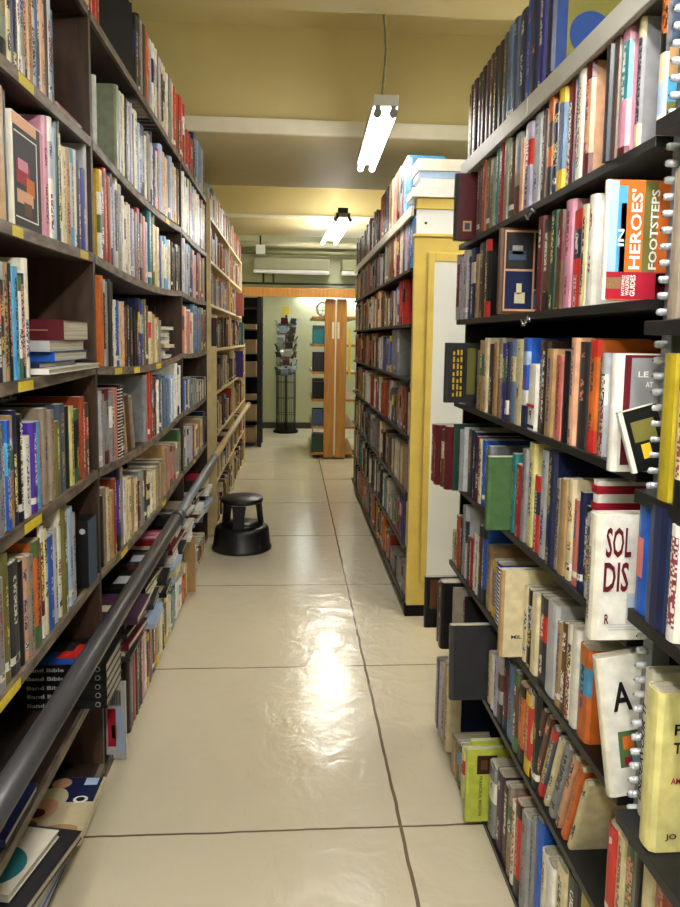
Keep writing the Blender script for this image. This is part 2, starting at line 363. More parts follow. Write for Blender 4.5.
def INKC(c):
    if c not in _ic: _ic[c] = mat('cover_' + c, PAL[c], .35, noise=.12, nscale=25)
    return _ic[c]
PAGESF = mat('flat_page_edges', 'cfc8b6', .8, col2='a39b87', nscale=1, stretch=(3, 3, 700))

# ------------------------------------------------------------------ left dark bookcases
BOARDS = [2.485, 2.103, 1.755, 1.405, 1.07, .728, .372, .068]
BAYS = [(.30, 2.27, .012), (2.27, 4.04, .03), (4.04, 5.2, .012)]
def sag(y, z):
    for a, b_, s_ in BAYS:
        if a <= y <= b_ and z > .1 and z < 2.4: t = (y - a) / (b_ - a); return -s_ * 4 * t * (1 - t)
    return 0
bname = ['near', 'middle', 'far']
for bi, (ya, yb, s_) in enumerate(BAYS):
    T = thing('bookcase', (-.8, (ya + yb) / 2, 0), ['tall dark stained wooden bookcase along the left, nearest the camera', 'dark wooden bookcase with sagging shelves, middle of the left run', 'narrow dark wooden bookcase on the left, just before the cream one'][bi], 'bookcase')
    for z in BOARDS[:-1] + [.068 if bi == 0 else .022]:
        for nm, mm, xa, xb, th in (('shelf', M_WOOD, -1.04, -.632, .026), ('shelf_edge', M_EDGE, -.632, -.62, .028)):
            m = MB(); n = 12; yy = [ya + .022 + (yb - ya - .024) * k / n for k in range(n + 1)]
            for y in yy:
                zz = z + sag(y, z)
                m.v += [(xa - T.location.x, y - T.location.y, zz - th), (xb - T.location.x, y - T.location.y, zz - th), (xb - T.location.x, y - T.location.y, zz), (xa - T.location.x, y - T.location.y, zz)]
            for k in range(n):
                a = 4 * k
                for i in range(4): m.face((a + i, a + (i + 1) % 4, a + 4 + (i + 1) % 4, a + 4 + i))
            m.face((0, 3, 2, 1)); e = 4 * n; m.face((e, e + 1, e + 2, e + 3))
            m.build(nm, mm, T)
    boxobj('side_panel', M_UP, -1.04, -.622, ya, ya + .021, 0, 2.46, T, .001)
    boxobj('side_panel', M_UP, -1.04, -.622, yb - .001, yb + .0, 0, 2.46, T) if bi == 2 else None
    boxobj('back_panel', M_BLACK, -1.06, -1.041, ya, yb, 0, 2.485, T)
    for (y, z, l) in [[(1.74, 2.103, .09), (1.66, 1.755, .06), (2.17, 1.755, .08), (1.68, 1.405, .09), (1.70, 1.07, .11), (1.53, .728, .12)], [(2.56, 1.405, .10), (2.86, 1.405, .10), (3.32, 1.405, .12), (2.60, .728, .10), (3.42, .728, .10), (3.6, 2.103, .1)], [(4.5, .728, .08)]][bi]:
        z += sag(y, z); boxobj('shelf_label', M_LABEL, -.6199, -.6185, y - l / 2, y + l / 2, z - .027, z - .004, T)

# ------------------------------------------------------------------ cream bookcase
def cream_case():
    T = thing('bookcase', (-.75, 6.86, 0), 'cream painted wooden bookcase on the left, beyond the dark ones', 'bookcase')
    for z in (2.38, 2.065, 1.745, 1.415, 1.09, .77, .41, .06):
        xf = -.562 if z < 1.42 else -.602
        boxobj('shelf', M_CREAMW, -1.0, xf, 5.30, 6.85, z - .022, z, T, .001); boxobj('shelf', M_CREAMW, -1.0, xf, 6.88, 8.46, z - .022, z, T, .001)
    for a, b_, zt in ((5.27, 5.30, 2.5), (6.85, 6.88, 2.38), (8.46, 8.5, 2.38)):
        u = boxobj('upright', M_CREAMW, -1.0, -.60, a, b_, 0, zt, T, .002)
        boxobj('lower_post', M_CREAMW, -.60, -.56, a, b_, 0, 1.43, u, .002)
    boxobj('back_panel', M_CREAMW, -1.03, -1.001, 5.27, 8.5, 0, 2.4, T)
cream_case()

# ------------------------------------------------------------------ guard pole
T = thing('guard_pole', (-.51, 4.6, .69), 'long round pole guarding the front of the left bookcases', 'pole')
def prt(name, m, y0, y1, r, z0, z1, n=20):
    MB().tube((0, y0 - 4.6, z0 - .69), (0, y1 - 4.6, z1 - .69), r, n=n).build(name, m, T)
prt('plastic_sleeve', M_PIPE, .75, 3.12, .0275, .672, .688)
prt('collar', M_PIPE, 3.10, 3.17, .031, .688, .689)
prt('steel_tube', M_GREYMET, 3.17, 4.66, .022, .689, .70)
prt('wood_rod', M_ROD, 4.66, 8.2, .0245, .70, .708)
prt('end_cap', M_ROD, 8.2, 8.26, .036, .708, .708)
for y in (1.30, 3.3, 5.29):
    MB().box(-.10, -.004, y - 4.6 - .012, y - 4.6 + .012, -.045, -.03).box(-.012, .012, y - 4.6 - .012, y - 4.6 + .012, -.045, -.018).build('bracket', M_DKMET, T)

# ------------------------------------------------------------------ right near case (steel, grey top rail)
RB = [2.125, 1.845, 1.575, 1.275, .975, .67, .395, .022]
T = thing('bookcase', (.85, 1.86, 0), 'black steel bookcase with grey top rail along the right', 'bookcase')
for z in RB[1:]: boxobj('shelf', M_DKMET, .603, 1.12, 1.17, 2.56, z - .018, z, T, .001)
boxobj('top_shelf', M_RAIL, .612, 1.12, 1.17, 2.56, 2.105, 2.124, T)
boxobj('top_rail', M_RAIL, .598, .612, .5, 1.83, 2.075, 2.124, T, .002); boxobj('top_rail', M_RAIL, .598, .612, 1.834, 2.545, 2.075, 2.124, T, .002)
for y in (1.14, 2.56): boxobj('side_panel', M_DKMET, .64, 1.12, y, y + .012, 0, 2.12, T)
boxobj('back_panel', M_BLACK, 1.121, 1.14, 1.14, 2.57, 0, 2.12, T)
for z in (1.845, 1.575):
    MB().path([(.60 - .85, 1.75 - 1.86 + k * .012, z - .024 + .01 * math.sin(k * 1.3)) for k in range(0, 6)], .004).build('clip', M_CHROME, T)
post = boxobj('slotted_post', M_GREYMET, .613, .645, 1.10, 1.132, 0, 2.2, T, .002)
k = 0; z = .66
while z < 2.14:
    m = MB(); m.tube((-.014, 0, 0), (.004, 0, 0), .0062, .0062, 10); m.lathe([(.0001, -.0062), (.0045, -.0045), (.0062, 0), (.0045, .0045), (.0001, .0062)], -.014, 0, 10)
    m.tube((-.0206, 0, 0), (-.0202, 0, 0), .0018, n=8, mi=1)
    m.build('lug', [M_LUG, M_BLACK], post, loc=Vector((.613, 1.116, z)) - parent_loc(post)); z += .0262
# the next unit along, mostly outside the frame
T = thing('bookcase', (.85, .8, 0), 'steel bookcase unit cut by the right edge of the photograph', 'bookcase')
NB = dict(a=1.535, b=1.262, c=1.035, d=.70, e=.40)
for z in (1.845, 1.535, 1.262, 1.06, .70, .40, .085): boxobj('shelf', M_DKMET, .563, 1.12, .45, 1.095, z - .022, z, T, .001)
boxobj('side_panel', M_DKMET, .70, 1.12, .43, .445, 0, 2.1, T); boxobj('back_panel', M_BLACK, 1.121, 1.14, .43, 1.09, 0, 2.1, T)

# ------------------------------------------------------------------ middle right case with the yellow end panel
T = thing('bookcase', (.95, 5.4, 0), 'double bookcase on the right with yellow framed white end panel', 'bookcase')
MZ = [2.195, 1.875, 1.585, 1.29, .985, .675, .37, .085]
for z in MZ[1:]: boxobj('shelf', M_DKMET, .617, 1.25, 3.69, 7.05, z - .016, z, T)
boxobj('top_shelf', M_RAIL, .63, 1.25, 3.69, 7.05, 2.18, 2.194, T)
for a, b_ in ((3.69, 4.48), (4.49, 5.6), (5.61, 7.05)): boxobj('top_rail', M_TRIMC, .612, .628, a, b_, 2.14, 2.194, T, .002)
boxobj('side_panel', M_DKMET, .65, 1.25, 7.05, 7.07, 0, 2.19, T)
boxobj('divider', M_DKMET, .94, .96, 3.69, 7.04, 0, 2.17, T)
ep = boxobj('end_panel', M_YEL, .63, 1.27, 3.65, 3.69, .06, 2.03, T, .003)
boxobj('panel_moulding', M_YEL, .70, .735, 3.637, 3.65, .19, 1.95, ep, .003); boxobj('panel_moulding', M_YEL, 1.165, 1.20, 3.637, 3.65, .19, 1.95, ep, .003)
boxobj('panel_moulding', M_YEL, .735, 1.165, 3.637, 3.65, 1.905, 1.95, ep, .003); boxobj('panel_moulding', M_YEL, .735, 1.165, 3.637, 3.65, .19, .225, ep, .003)
boxobj('panel_inset', M_WHITEP, .735, 1.165, 3.644, 3.65, .225, 1.905, ep)
boxobj('ledge', M_YEL, .625, 1.275, 3.635, 3.69, 2.03, 2.045, T, .002)
boxobj('upper_panel', M_WHITEP, .64, 1.26, 3.655, 3.69, 2.045, 2.17, T)
boxobj('top_strip', M_YEL, .635, 1.265, 3.645, 3.69, 2.17, 2.225, T, .003)
boxobj('plinth', M_BLACK, .625, 1.27, 3.648, 3.69, 0, .06, T)
kn = MB().lathe([(.006, 0), (.006, .004), (.002, .006)], n=12).build('knob', M_BLACK, T, loc=Vector((.685, 3.655, 2.10)) - parent_loc(T)); kn.rotation_euler.x = math.pi / 2

# ------------------------------------------------------------------ books from the survey of each shelf
ROWS = [
 ('L0','L',[
  (1.61,1.6543,-0.635,2.0925,0.2058,'sage','',1),  (1.6561,1.6671,-0.635,2.0928,0.2251,'plum','',1),  (1.669,1.6915,-0.635,2.0929,0.2409,'cream','',1),
  (1.6931,1.714,-0.635,2.0932,0.2529,'navy','',1),  (1.7152,1.7301,-0.635,2.0934,0.2517,'grey','',1),  (1.7313,1.7447,-0.635,2.0935,0.2484,'white','',1),
  (1.7458,1.772,-0.635,2.0938,0.2476,'sage','',1),  (1.7736,1.7911,-0.635,2.0941,0.2591,'darkbrown','',1),  (1.7925,1.8203,-0.635,2.0944,0.2663,'tan','',1),
  (1.8211,1.8431,-0.635,2.0947,0.2601,'silver','',1),  (1.8452,1.8784,-0.635,2.0951,0.286,'slate','',1),  (1.8787,1.9132,-0.635,2.0956,0.2709,'peach','',1),
  (1.9139,1.9295,-0.635,2.096,0.2607,'darkbrown','',1),  (1.9308,1.9528,-0.635,2.0963,0.2622,'silver','',1),  (1.9531,1.9797,-0.635,2.0967,0.2429,'steel','',1),
 ]),
 ('L1','L',[
  (1.5741,1.6247,-0.635,1.7442,0.2841,'tan','',1),  (1.6257,1.646,-0.635,1.7445,0.2838,'charcoal','',1),  (1.8877,1.9122,-0.635,1.7477,0.3052,'pink','',1),
  (1.9137,1.9389,-0.635,1.7481,0.3102,'white','',1),  (1.9395,1.9656,-0.635,1.7485,0.2919,'paleblue','',1),  (1.9679,1.9989,-0.635,1.749,0.3187,'darkgreen','',1),
  (1.9991,2.0185,-0.635,1.7495,0.2913,'navy','',1),  (2.0187,2.0559,-0.635,1.75,0.2636,'cream','',1),  (2.0574,2.0871,-0.635,1.7507,0.2694,'tan','',1),
  (2.0886,2.124,-0.635,1.7513,0.2748,'silver','',1),  (2.1254,2.1554,-0.635,1.7521,0.2801,'ivory','',1),  (2.1562,2.1903,-0.635,1.7532,0.2575,'navy','',1),
  (2.1915,2.2309,-0.635,1.7532,0.2419,'indigo','',1),  (2.2351,2.252,-0.635,1.7547,0.3254,'silver','',0), ]),
 ('L2','L',[
  (1.5339,1.5782,-0.635,1.3939,0.2584,'black','',1),  (1.5798,1.6022,-0.635,1.3942,0.2619,'charcoal','',1),  (1.6037,1.6268,-0.635,1.3943,0.2621,'tan','',1),
  (1.6283,1.6408,-0.635,1.3945,0.2617,'black','',1),  (1.6421,1.6814,-0.635,1.3948,0.2575,'skyblue','',1),  (1.6821,1.7017,-0.635,1.395,0.2395,'white','',1),
  (1.7035,1.7236,-0.635,1.3953,0.2458,'navy','',1),  (1.7267,1.7507,-0.635,1.3955,0.2833,'ivory','',1), ]),
 ('L3','L',[
  (1.5203,1.5547,-0.635,1.0588,0.2473,'grey','',1),  (1.5561,1.5704,-0.635,1.059,0.2396,'indigo','',1),  (1.5722,1.5814,-0.635,1.0591,0.2422,'green','',0),
  (1.5834,1.6039,-0.635,1.0592,0.249,'blue','',1),  (1.606,1.6242,-0.635,1.0593,0.2577,'tan','',1),  (1.6263,1.645,-0.635,1.0595,0.2668,'navy','',1),
  (1.6462,1.6807,-0.635,1.0598,0.2544,'black','',1),  (1.6802,1.7292,-0.635,1.0602,0.1967,'white','',1),  (1.7323,1.7708,-0.635,1.0607,0.2242,'purple','',1),
  (1.7725,1.7966,-0.635,1.0611,0.2224,'skyblue','',1),  (1.7982,1.8129,-0.635,1.0614,0.2197,'orange','',0),  (1.8159,1.8546,-0.635,1.0617,0.2494,'taupe','',1),
  (1.856,1.8967,-0.635,1.0623,0.2395,'taupe','',1),  (1.8971,1.9356,-0.635,1.0629,0.2051,'olive','',1),  (1.939,1.9966,-0.635,1.0638,0.2453,'slate','',1),
  (1.998,2.0273,-0.635,1.0645,0.2347,'black','',1),  (2.0289,2.0733,-0.635,1.0653,0.2303,'paleyellow','',1),  (2.0745,2.1309,-0.635,1.0663,0.2154,'black','',1),
  (2.1347,2.1667,-0.635,1.0678,0.2465,'rust','',1),  (2.1679,2.2145,-0.635,1.0678,0.2242,'brown','',1), ]),
 ('L4','L',[
  (1.4921,1.5357,-0.635,0.7166,0.2551,'grey','',1),  (1.5399,1.5719,-0.635,0.7169,0.3015,'olive','',1),  (1.5725,1.6312,-0.635,0.7172,0.2639,'charcoal','',1),
  (1.6329,1.6525,-0.635,0.7176,0.2527,'black','',1),  (1.6545,1.6809,-0.635,0.7178,0.2543,'peach','',1),  (1.6827,1.72,-0.635,0.7181,0.2484,'taupe','',1),
  (1.7231,1.7763,-0.635,0.7187,0.271,'orange','',1),  (1.7795,1.803,-0.635,0.7192,0.2974,'maroon','',1),  (1.8041,1.8246,-0.635,0.7195,0.2804,'cream','',1),
  (1.8255,1.8697,-0.635,0.7199,0.2523,'blue','',1),  (1.872,1.9064,-0.635,0.7205,0.259,'silver','',1),  (1.9103,1.9376,-0.635,0.721,0.3075,'ivory','',1),
  (1.9396,1.9809,-0.635,0.7216,0.3066,'olive','',1),  (1.9829,2.0258,-0.635,0.7228,0.2874,'paleblue','',1),  (2.027,2.0671,-0.635,0.7228,0.2597,'silver','',1),
 ]),
 ('M0','L',[
  (2.2413,2.256,-0.635,2.4848,0.12,'brown','',0),  (2.2867,2.3225,-0.635,2.4827,0.12,'cream','',0),  (2.3237,2.3552,-0.635,2.4805,0.12,'rust','',0),
  (2.3566,2.394,-0.635,2.4771,0.12,'red','',0),  (2.3952,2.4348,-0.635,2.4771,0.12,'crimson','',0),  (2.9543,3.0168,-0.635,2.4561,0.3121,'black','',1),
  (3.0189,3.0662,-0.635,2.4553,0.34,'charcoal','',1),  (3.0674,3.1128,-0.635,2.4553,0.3379,'grey','',0),  (3.1144,3.1739,-0.635,2.455,0.34,'brown','',1),
  (3.1749,3.2093,-0.635,2.4551,0.34,'orange','',0),  (3.2105,3.2576,-0.635,2.4551,0.34,'grey','',0),  (3.2592,3.3021,-0.635,2.4556,0.34,'lavender','',0),
  (3.3031,3.3615,-0.635,2.4566,0.34,'white','',0),  (3.3627,3.4172,-0.635,2.4566,0.34,'ivory','',0),  (3.419,3.4666,-0.635,2.4582,0.34,'black','',0),
  (3.4674,3.5424,-0.635,2.4597,0.34,'silver','',1),  (3.5433,3.5947,-0.635,2.4616,0.34,'black','',0),  (3.5957,3.647,-0.635,2.4644,0.34,'cream','',0),
  (3.6482,3.704,-0.635,2.4644,0.327,'ivory','',0),  (3.7056,3.7505,-0.635,2.4676,0.34,'brown','',0),  (3.7525,3.827,-0.635,2.4718,0.34,'grey','',0),
  (3.8282,3.8838,-0.635,2.4718,0.34,'cream','',0),  (3.8838,3.9482,-0.635,2.4791,0.3332,'red','',0),  (3.9494,4.0117,-0.635,2.4791,0.3185,'rust','',0),
  (4.054,4.0803,-0.635,2.4813,0.34,'red','2',0),  (4.0815,4.1284,-0.635,2.4813,0.34,'crimson','',0),  (4.1296,4.2026,-0.635,2.4813,0.34,'red','',0),
  (4.2038,4.2634,-0.635,2.4813,0.34,'crimson','',0),  (4.2602,4.3164,-0.635,2.4744,0.2585,'red','',0),  (4.3176,4.3686,-0.635,2.4744,0.242,'rust','',0),
  (4.3698,4.4242,-0.635,2.4744,0.2391,'red','',0),  (4.4254,4.4844,-0.635,2.4744,0.2507,'crimson','',0),  (4.4856,4.5324,-0.635,2.4744,0.239,'red','',0),
  (4.5336,4.588,-0.635,2.4744,0.2462,'rust','',0),  (4.591,4.6682,-0.635,2.4731,0.3343,'navy','',0),  (4.6694,4.7261,-0.635,2.4731,0.3105,'charcoal','',0),
  (4.7287,4.8015,-0.635,2.4749,0.34,'skyblue','',0),  (4.8027,4.8421,-0.635,2.4749,0.34,'cream','',0),  (4.8433,4.9116,-0.635,2.4749,0.34,'skyblue','',0),
  (4.9128,4.9757,-0.635,2.4749,0.34,'grey','',0),  (4.9777,5.0213,-0.635,2.4798,0.34,'silver','',0),  (5.0225,5.0855,-0.635,2.4798,0.34,'lavender','',0),
  (5.0867,5.1381,-0.635,2.4798,0.34,'silver','',0),  (5.1408,5.186,-0.635,2.485,0.34,'black','',0), ]),
 ('M1','L',[
  (2.6353,2.6776,-0.635,2.0945,0.2925,'sage','w',1),  (2.6784,2.7222,-0.635,2.0929,0.2879,'silver','',1),  (2.7235,2.7689,-0.635,2.0914,0.2941,'cream','',1),
  (2.77,2.8006,-0.635,2.0902,0.2936,'black','',0),  (2.8019,2.8502,-0.635,2.0891,0.2968,'silver','',1),  (2.852,2.8843,-0.635,2.0878,0.3059,'lavender','',0),
  (2.8855,2.9186,-0.635,2.0878,0.2773,'brown','',0),  (2.92,2.9914,-0.635,2.0865,0.3062,'white','',1),  (2.9914,3.0277,-0.635,2.0858,0.276,'paleblue','',0),
  (3.0287,3.0582,-0.635,2.0855,0.2702,'navy','',0),  (3.0599,3.1265,-0.635,2.0851,0.289,'paleblue','',1),  (3.1267,3.173,-0.635,2.085,0.2639,'ivory','',0),
  (3.1749,3.2315,-0.635,2.0851,0.2871,'taupe','',0),  (3.2334,3.2651,-0.635,2.0853,0.3084,'silver','',0),  (3.2648,3.3133,-0.635,2.0857,0.2624,'white','',0),
  (3.3153,3.3693,-0.635,2.0867,0.2725,'purple','',0),  (3.3705,3.4151,-0.635,2.0867,0.2629,'cream','',0),  (3.417,3.4502,-0.635,2.088,0.2802,'darkbrown','',0),
  (3.4524,3.5253,-0.635,2.0893,0.3118,'paleblue','',0),  (3.526,3.5924,-0.635,2.0929,0.2917,'peach','',0),  (3.5936,3.6449,-0.635,2.0929,0.2834,'cream','',0),
  (3.6461,3.6941,-0.635,2.0929,0.2884,'peach','',0),  (3.6961,3.7533,-0.635,2.0974,0.3115,'steel','',0),  (3.7552,3.8038,-0.635,2.1013,0.318,'silver','',0),
  (3.805,3.86,-0.635,2.1013,0.2975,'lavender','',0),  (3.8613,3.9101,-0.635,2.1068,0.2853,'cream','',0),  (3.9113,3.9559,-0.635,2.1068,0.2585,'tan','',0),
  (3.9579,4.024,-0.635,2.1118,0.2942,'darkbrown','',0),  (4.054,4.0746,-0.635,2.1138,0.2997,'cream','',0),  (4.0758,4.1148,-0.635,2.1138,0.2919,'ivory','',0),
  (4.1881,4.2383,-0.635,2.1068,0.3372,'white','',0),  (4.2395,4.3031,-0.635,2.1068,0.3186,'ivory','',0),  (4.3043,4.3477,-0.635,2.1068,0.322,'white','',0),
  (4.3489,4.4014,-0.635,2.1068,0.3311,'ivory','',0),  (4.4038,4.4762,-0.635,2.1035,0.34,'blue','',0),  (4.4774,4.5254,-0.635,2.1035,0.34,'cream','',0),
  (4.5266,4.5954,-0.635,2.1035,0.3297,'blue','',0),  (4.5975,4.6394,-0.635,2.103,0.34,'cream','',0),  (4.6406,4.6868,-0.635,2.103,0.312,'ivory','',0),
  (4.6892,4.737,-0.635,2.1038,0.34,'white','',0),  (4.7382,4.7946,-0.635,2.1038,0.3066,'ivory','',0),  (4.7958,4.857,-0.635,2.1038,0.3345,'white','',0),
  (4.8592,4.9031,-0.635,2.1066,0.3374,'silver','',0),  (4.9043,4.9569,-0.635,2.1066,0.3178,'grey','',0),  (4.9581,5.0131,-0.635,2.1066,0.3161,'silver','',0),
  (5.0147,5.0801,-0.635,2.1116,0.3324,'brown','',0),  (5.0813,5.1551,-0.635,2.1116,0.3143,'darkbrown','',0),  (5.1563,5.186,-0.635,2.1116,0.3281,'brown','',0),
 ]),
 ('M2','L',[
  (2.3771,2.4183,-0.635,1.7461,0.2887,'yellow','3',1),  (2.4195,2.4477,-0.635,1.7461,0.2829,'brown','',0),  (2.4506,2.4861,-0.635,1.742,0.3136,'red','',1),
  (2.4873,2.526,-0.635,1.742,0.2946,'rust','',1),  (2.5283,2.5607,-0.635,1.7385,0.3204,'silver','',1),  (2.5619,2.5947,-0.635,1.7385,0.2904,'lavender','',0),
  (2.5977,2.6387,-0.635,1.7348,0.3292,'charcoal','',1),  (2.6399,2.6985,-0.635,1.7348,0.3108,'grey','',1),  (2.698,2.7296,-0.635,1.7317,0.282,'white','',0),
  (2.7308,2.7745,-0.635,1.7317,0.2567,'ivory','',0),  (2.7765,2.8088,-0.635,1.7296,0.2755,'cream','',0),  (2.81,2.8406,-0.635,1.7296,0.2741,'ivory','',0),
  (2.8425,2.8962,-0.635,1.7276,0.266,'lavender','',1),  (2.8974,2.9464,-0.635,1.7276,0.2627,'grey','',0),  (2.9494,3.0076,-0.635,1.7259,0.2915,'crimson','',1),
  (3.0088,3.0619,-0.635,1.7259,0.2808,'grey','',0),  (3.0631,3.1226,-0.635,1.7251,0.2786,'salmon','',0),  (3.1234,3.1704,-0.635,1.725,0.2622,'paleblue','',0),
  (3.1741,3.2336,-0.635,1.7252,0.3225,'teal','',0),  (3.2348,3.2756,-0.635,1.7252,0.302,'brown','',0),  (3.2775,3.313,-0.635,1.7258,0.3255,'white','',0),
  (3.3133,3.3631,-0.635,1.7268,0.2781,'yellow','',0),  (3.3643,3.4322,-0.635,1.7268,0.2779,'cream','',0),  (3.4335,3.4828,-0.635,1.7291,0.2457,'blue','',0),
  (3.484,3.5347,-0.635,1.7291,0.2288,'cream','',0),  (3.5374,3.5953,-0.635,1.7328,0.2542,'white','',0),  (3.5965,3.674,-0.635,1.7328,0.2476,'cream','',0),
  (3.6764,3.7186,-0.635,1.7372,0.2505,'ivory','',0),  (3.7198,3.7627,-0.635,1.7372,0.2295,'brown','',0),  (3.765,3.8053,-0.635,1.743,0.2453,'black','',0),
  (3.8065,3.8757,-0.635,1.743,0.2244,'darkbrown','',0),  (3.8769,3.9177,-0.635,1.743,0.2341,'black','',0),  (3.9202,3.971,-0.635,1.7513,0.2449,'black','',0),
  (3.9722,4.026,-0.635,1.7513,0.2444,'darkbrown','',0),  (4.1681,4.2257,-0.635,1.7467,0.3173,'silver','',0),  (4.2269,4.2737,-0.635,1.7467,0.2969,'grey','',0),
  (4.2749,4.3161,-0.635,1.7467,0.2926,'silver','',0),  (4.3173,4.3696,-0.635,1.7467,0.3058,'lavender','',0),  (4.3708,4.4237,-0.635,1.7467,0.305,'silver','',0),
  (4.4244,4.4951,-0.635,1.7436,0.305,'navy','',0),  (4.4963,4.5521,-0.635,1.7436,0.2991,'indigo','',0),  (4.5543,4.6227,-0.635,1.743,0.2999,'peach','',0),
  (4.6239,4.6824,-0.635,1.743,0.2759,'grey','',0),  (4.6836,4.7382,-0.635,1.743,0.2847,'peach','',0),  (4.7407,4.7929,-0.635,1.744,0.3031,'maroon','',0),
  (4.7941,4.8372,-0.635,1.744,0.2967,'crimson','',0),  (4.8411,4.8932,-0.635,1.7482,0.3158,'tan','',0),  (4.8944,4.9411,-0.635,1.7482,0.3144,'cream','',0),
  (4.9423,5.0038,-0.635,1.7482,0.2957,'tan','',0),  (5.005,5.0521,-0.635,1.7482,0.2874,'taupe','',0),  (5.0533,5.116,-0.635,1.7482,0.2991,'tan','',0),
  (5.1172,5.1632,-0.635,1.7482,0.2907,'cream','',0),  (5.1655,5.186,-0.635,1.755,0.309,'grey','',0), ]),
 ('M3','L',[
  (2.3509,2.41,-0.635,1.398,0.2963,'orange','',1),  (2.4117,2.4455,-0.635,1.3945,0.2918,'darkbrown','',1),  (2.4467,2.473,-0.635,1.3945,0.287,'grey','',0),
  (2.4758,2.5025,-0.635,1.391,0.3006,'black','s',0),  (2.5037,2.5405,-0.635,1.391,0.2941,'darkbrown','',1),  (2.5402,2.5809,-0.635,1.3885,0.2369,'white','',0),
  (2.583,2.6299,-0.635,1.3857,0.2396,'blue','',1),  (2.6311,2.6693,-0.635,1.3857,0.2369,'cream','',0),  (2.672,2.7054,-0.635,1.3827,0.2431,'peach','',0),
  (2.7066,2.7419,-0.635,1.3827,0.2269,'brown','',0),  (2.7441,2.7981,-0.635,1.3788,0.238,'black','',0),  (2.7993,2.8507,-0.635,1.3788,0.2319,'darkbrown','',0),
  (2.8519,2.8887,-0.635,1.3788,0.2162,'black','',0),  (2.8899,2.94,-0.635,1.3788,0.2182,'charcoal','',0),  (2.9438,2.9916,-0.635,1.3759,0.2771,'navy','',0),
  (2.9928,3.0578,-0.635,1.3759,0.2658,'indigo','',0),  (3.0605,3.1101,-0.635,1.3751,0.2797,'olive','',0),  (3.1113,3.1624,-0.635,1.3751,0.2558,'brown','',0),
  (3.1629,3.2277,-0.635,1.3751,0.2311,'cream','',0),  (3.2295,3.2929,-0.635,1.3764,0.2212,'tan','',0),  (3.2941,3.3536,-0.635,1.3764,0.2025,'cream','',0),
  (3.3548,3.4033,-0.635,1.3764,0.2112,'tan','',0),  (3.4045,3.4569,-0.635,1.3764,0.1994,'taupe','',0),  (4.1474,4.2074,-0.635,1.3972,0.2779,'salmon','',0),
  (4.2086,4.2522,-0.635,1.3972,0.2775,'cream','',0),  (4.2534,4.3011,-0.635,1.3972,0.2555,'salmon','',0),  (4.3023,4.361,-0.635,1.3972,0.2509,'grey','',0),
  (4.3622,4.4035,-0.635,1.3972,0.256,'salmon','',0),  (4.4059,4.4553,-0.635,1.3937,0.2719,'white','',0),  (4.4565,4.5112,-0.635,1.3937,0.2518,'cream','',0),
  (4.5124,4.5565,-0.635,1.3937,0.2561,'white','',0),  (4.5602,4.6101,-0.635,1.3938,0.3102,'steel','',0),  (4.6113,4.6888,-0.635,1.3938,0.3048,'navy','',0),
  (4.69,4.7355,-0.635,1.3938,0.3064,'steel','',0),  (4.7367,4.798,-0.635,1.3938,0.2957,'slate','',0),  (4.7992,4.861,-0.635,1.3938,0.2954,'steel','',0),
  (4.8622,4.9287,-0.635,1.3938,0.3063,'slate','',0),  (4.9299,4.979,-0.635,1.3938,0.3033,'steel','',0),  (4.981,5.0401,-0.635,1.4032,0.2958,'maroon','',0),
  (5.0413,5.1017,-0.635,1.4032,0.2827,'crimson','',0),  (5.1029,5.1451,-0.635,1.4032,0.2759,'maroon','',0),  (5.1463,5.186,-0.635,1.4032,0.2894,'brown','',0),
 ]),
 ('M4','L',[
  (2.3307,2.3622,-0.635,1.0588,0.2564,'silver','',0),  (2.3634,2.4014,-0.635,1.0588,0.2438,'grey','',1),  (2.4046,2.4674,-0.635,1.0532,0.265,'grey','',1),
  (2.4686,2.5283,-0.635,1.0532,0.2502,'grey','',1),  (2.5305,2.579,-0.635,1.0488,0.263,'salmon','',1),  (2.5817,2.6353,-0.635,1.0454,0.2757,'black','s',1),
  (2.6365,2.6853,-0.635,1.0454,0.2672,'charcoal','',1),  (3.0583,3.1196,-0.635,1.0352,0.2954,'grey','',0),  (3.1224,3.1748,-0.635,1.035,0.3089,'red','',0),
  (3.176,3.2304,-0.635,1.035,0.2937,'rust','',0),  (3.2323,3.2729,-0.635,1.0356,0.2759,'maroon','',0),  (3.2741,3.324,-0.635,1.0356,0.2738,'brown','',0),
  (3.3257,3.3735,-0.635,1.0365,0.2569,'white','',0),  (3.3766,3.4302,-0.635,1.0383,0.2785,'slate','',0),  (3.4314,3.4645,-0.635,1.0383,0.2545,'cream','',0),
  (3.4657,3.5175,-0.635,1.0383,0.254,'slate','',0),  (3.5201,3.5646,-0.635,1.0422,0.2622,'steel','',0),  (3.5658,3.6044,-0.635,1.0422,0.2472,'slate','',0),
  (3.6056,3.6591,-0.635,1.0422,0.2416,'steel','',0),  (3.662,3.707,-0.635,1.0491,0.2517,'paleblue','',0),  (3.7082,3.7536,-0.635,1.0491,0.2301,'white','',0),
  (3.7548,3.817,-0.635,1.0491,0.2488,'paleblue','',0),  (3.8182,3.8616,-0.635,1.0491,0.2321,'white','',0),  (3.8664,3.9261,-0.635,1.0604,0.2936,'white','',0),
  (3.9273,3.9663,-0.635,1.0604,0.269,'ivory','',0),  (3.9675,4.0197,-0.635,1.0604,0.2769,'white','',0),  (4.054,4.0715,-0.635,1.0604,0.2742,'cream','',0),
  (4.1272,4.1849,-0.635,1.0595,0.1956,'blue','',0),  (4.1861,4.2601,-0.635,1.0595,0.1778,'cream','',0),  (4.2629,4.3195,-0.635,1.0561,0.1916,'slate','',0),
  (4.3207,4.3838,-0.635,1.0561,0.1831,'cream','',0),  (4.3867,4.4487,-0.635,1.054,0.1928,'steel','',0),  (4.4499,4.515,-0.635,1.054,0.1809,'slate','',0),
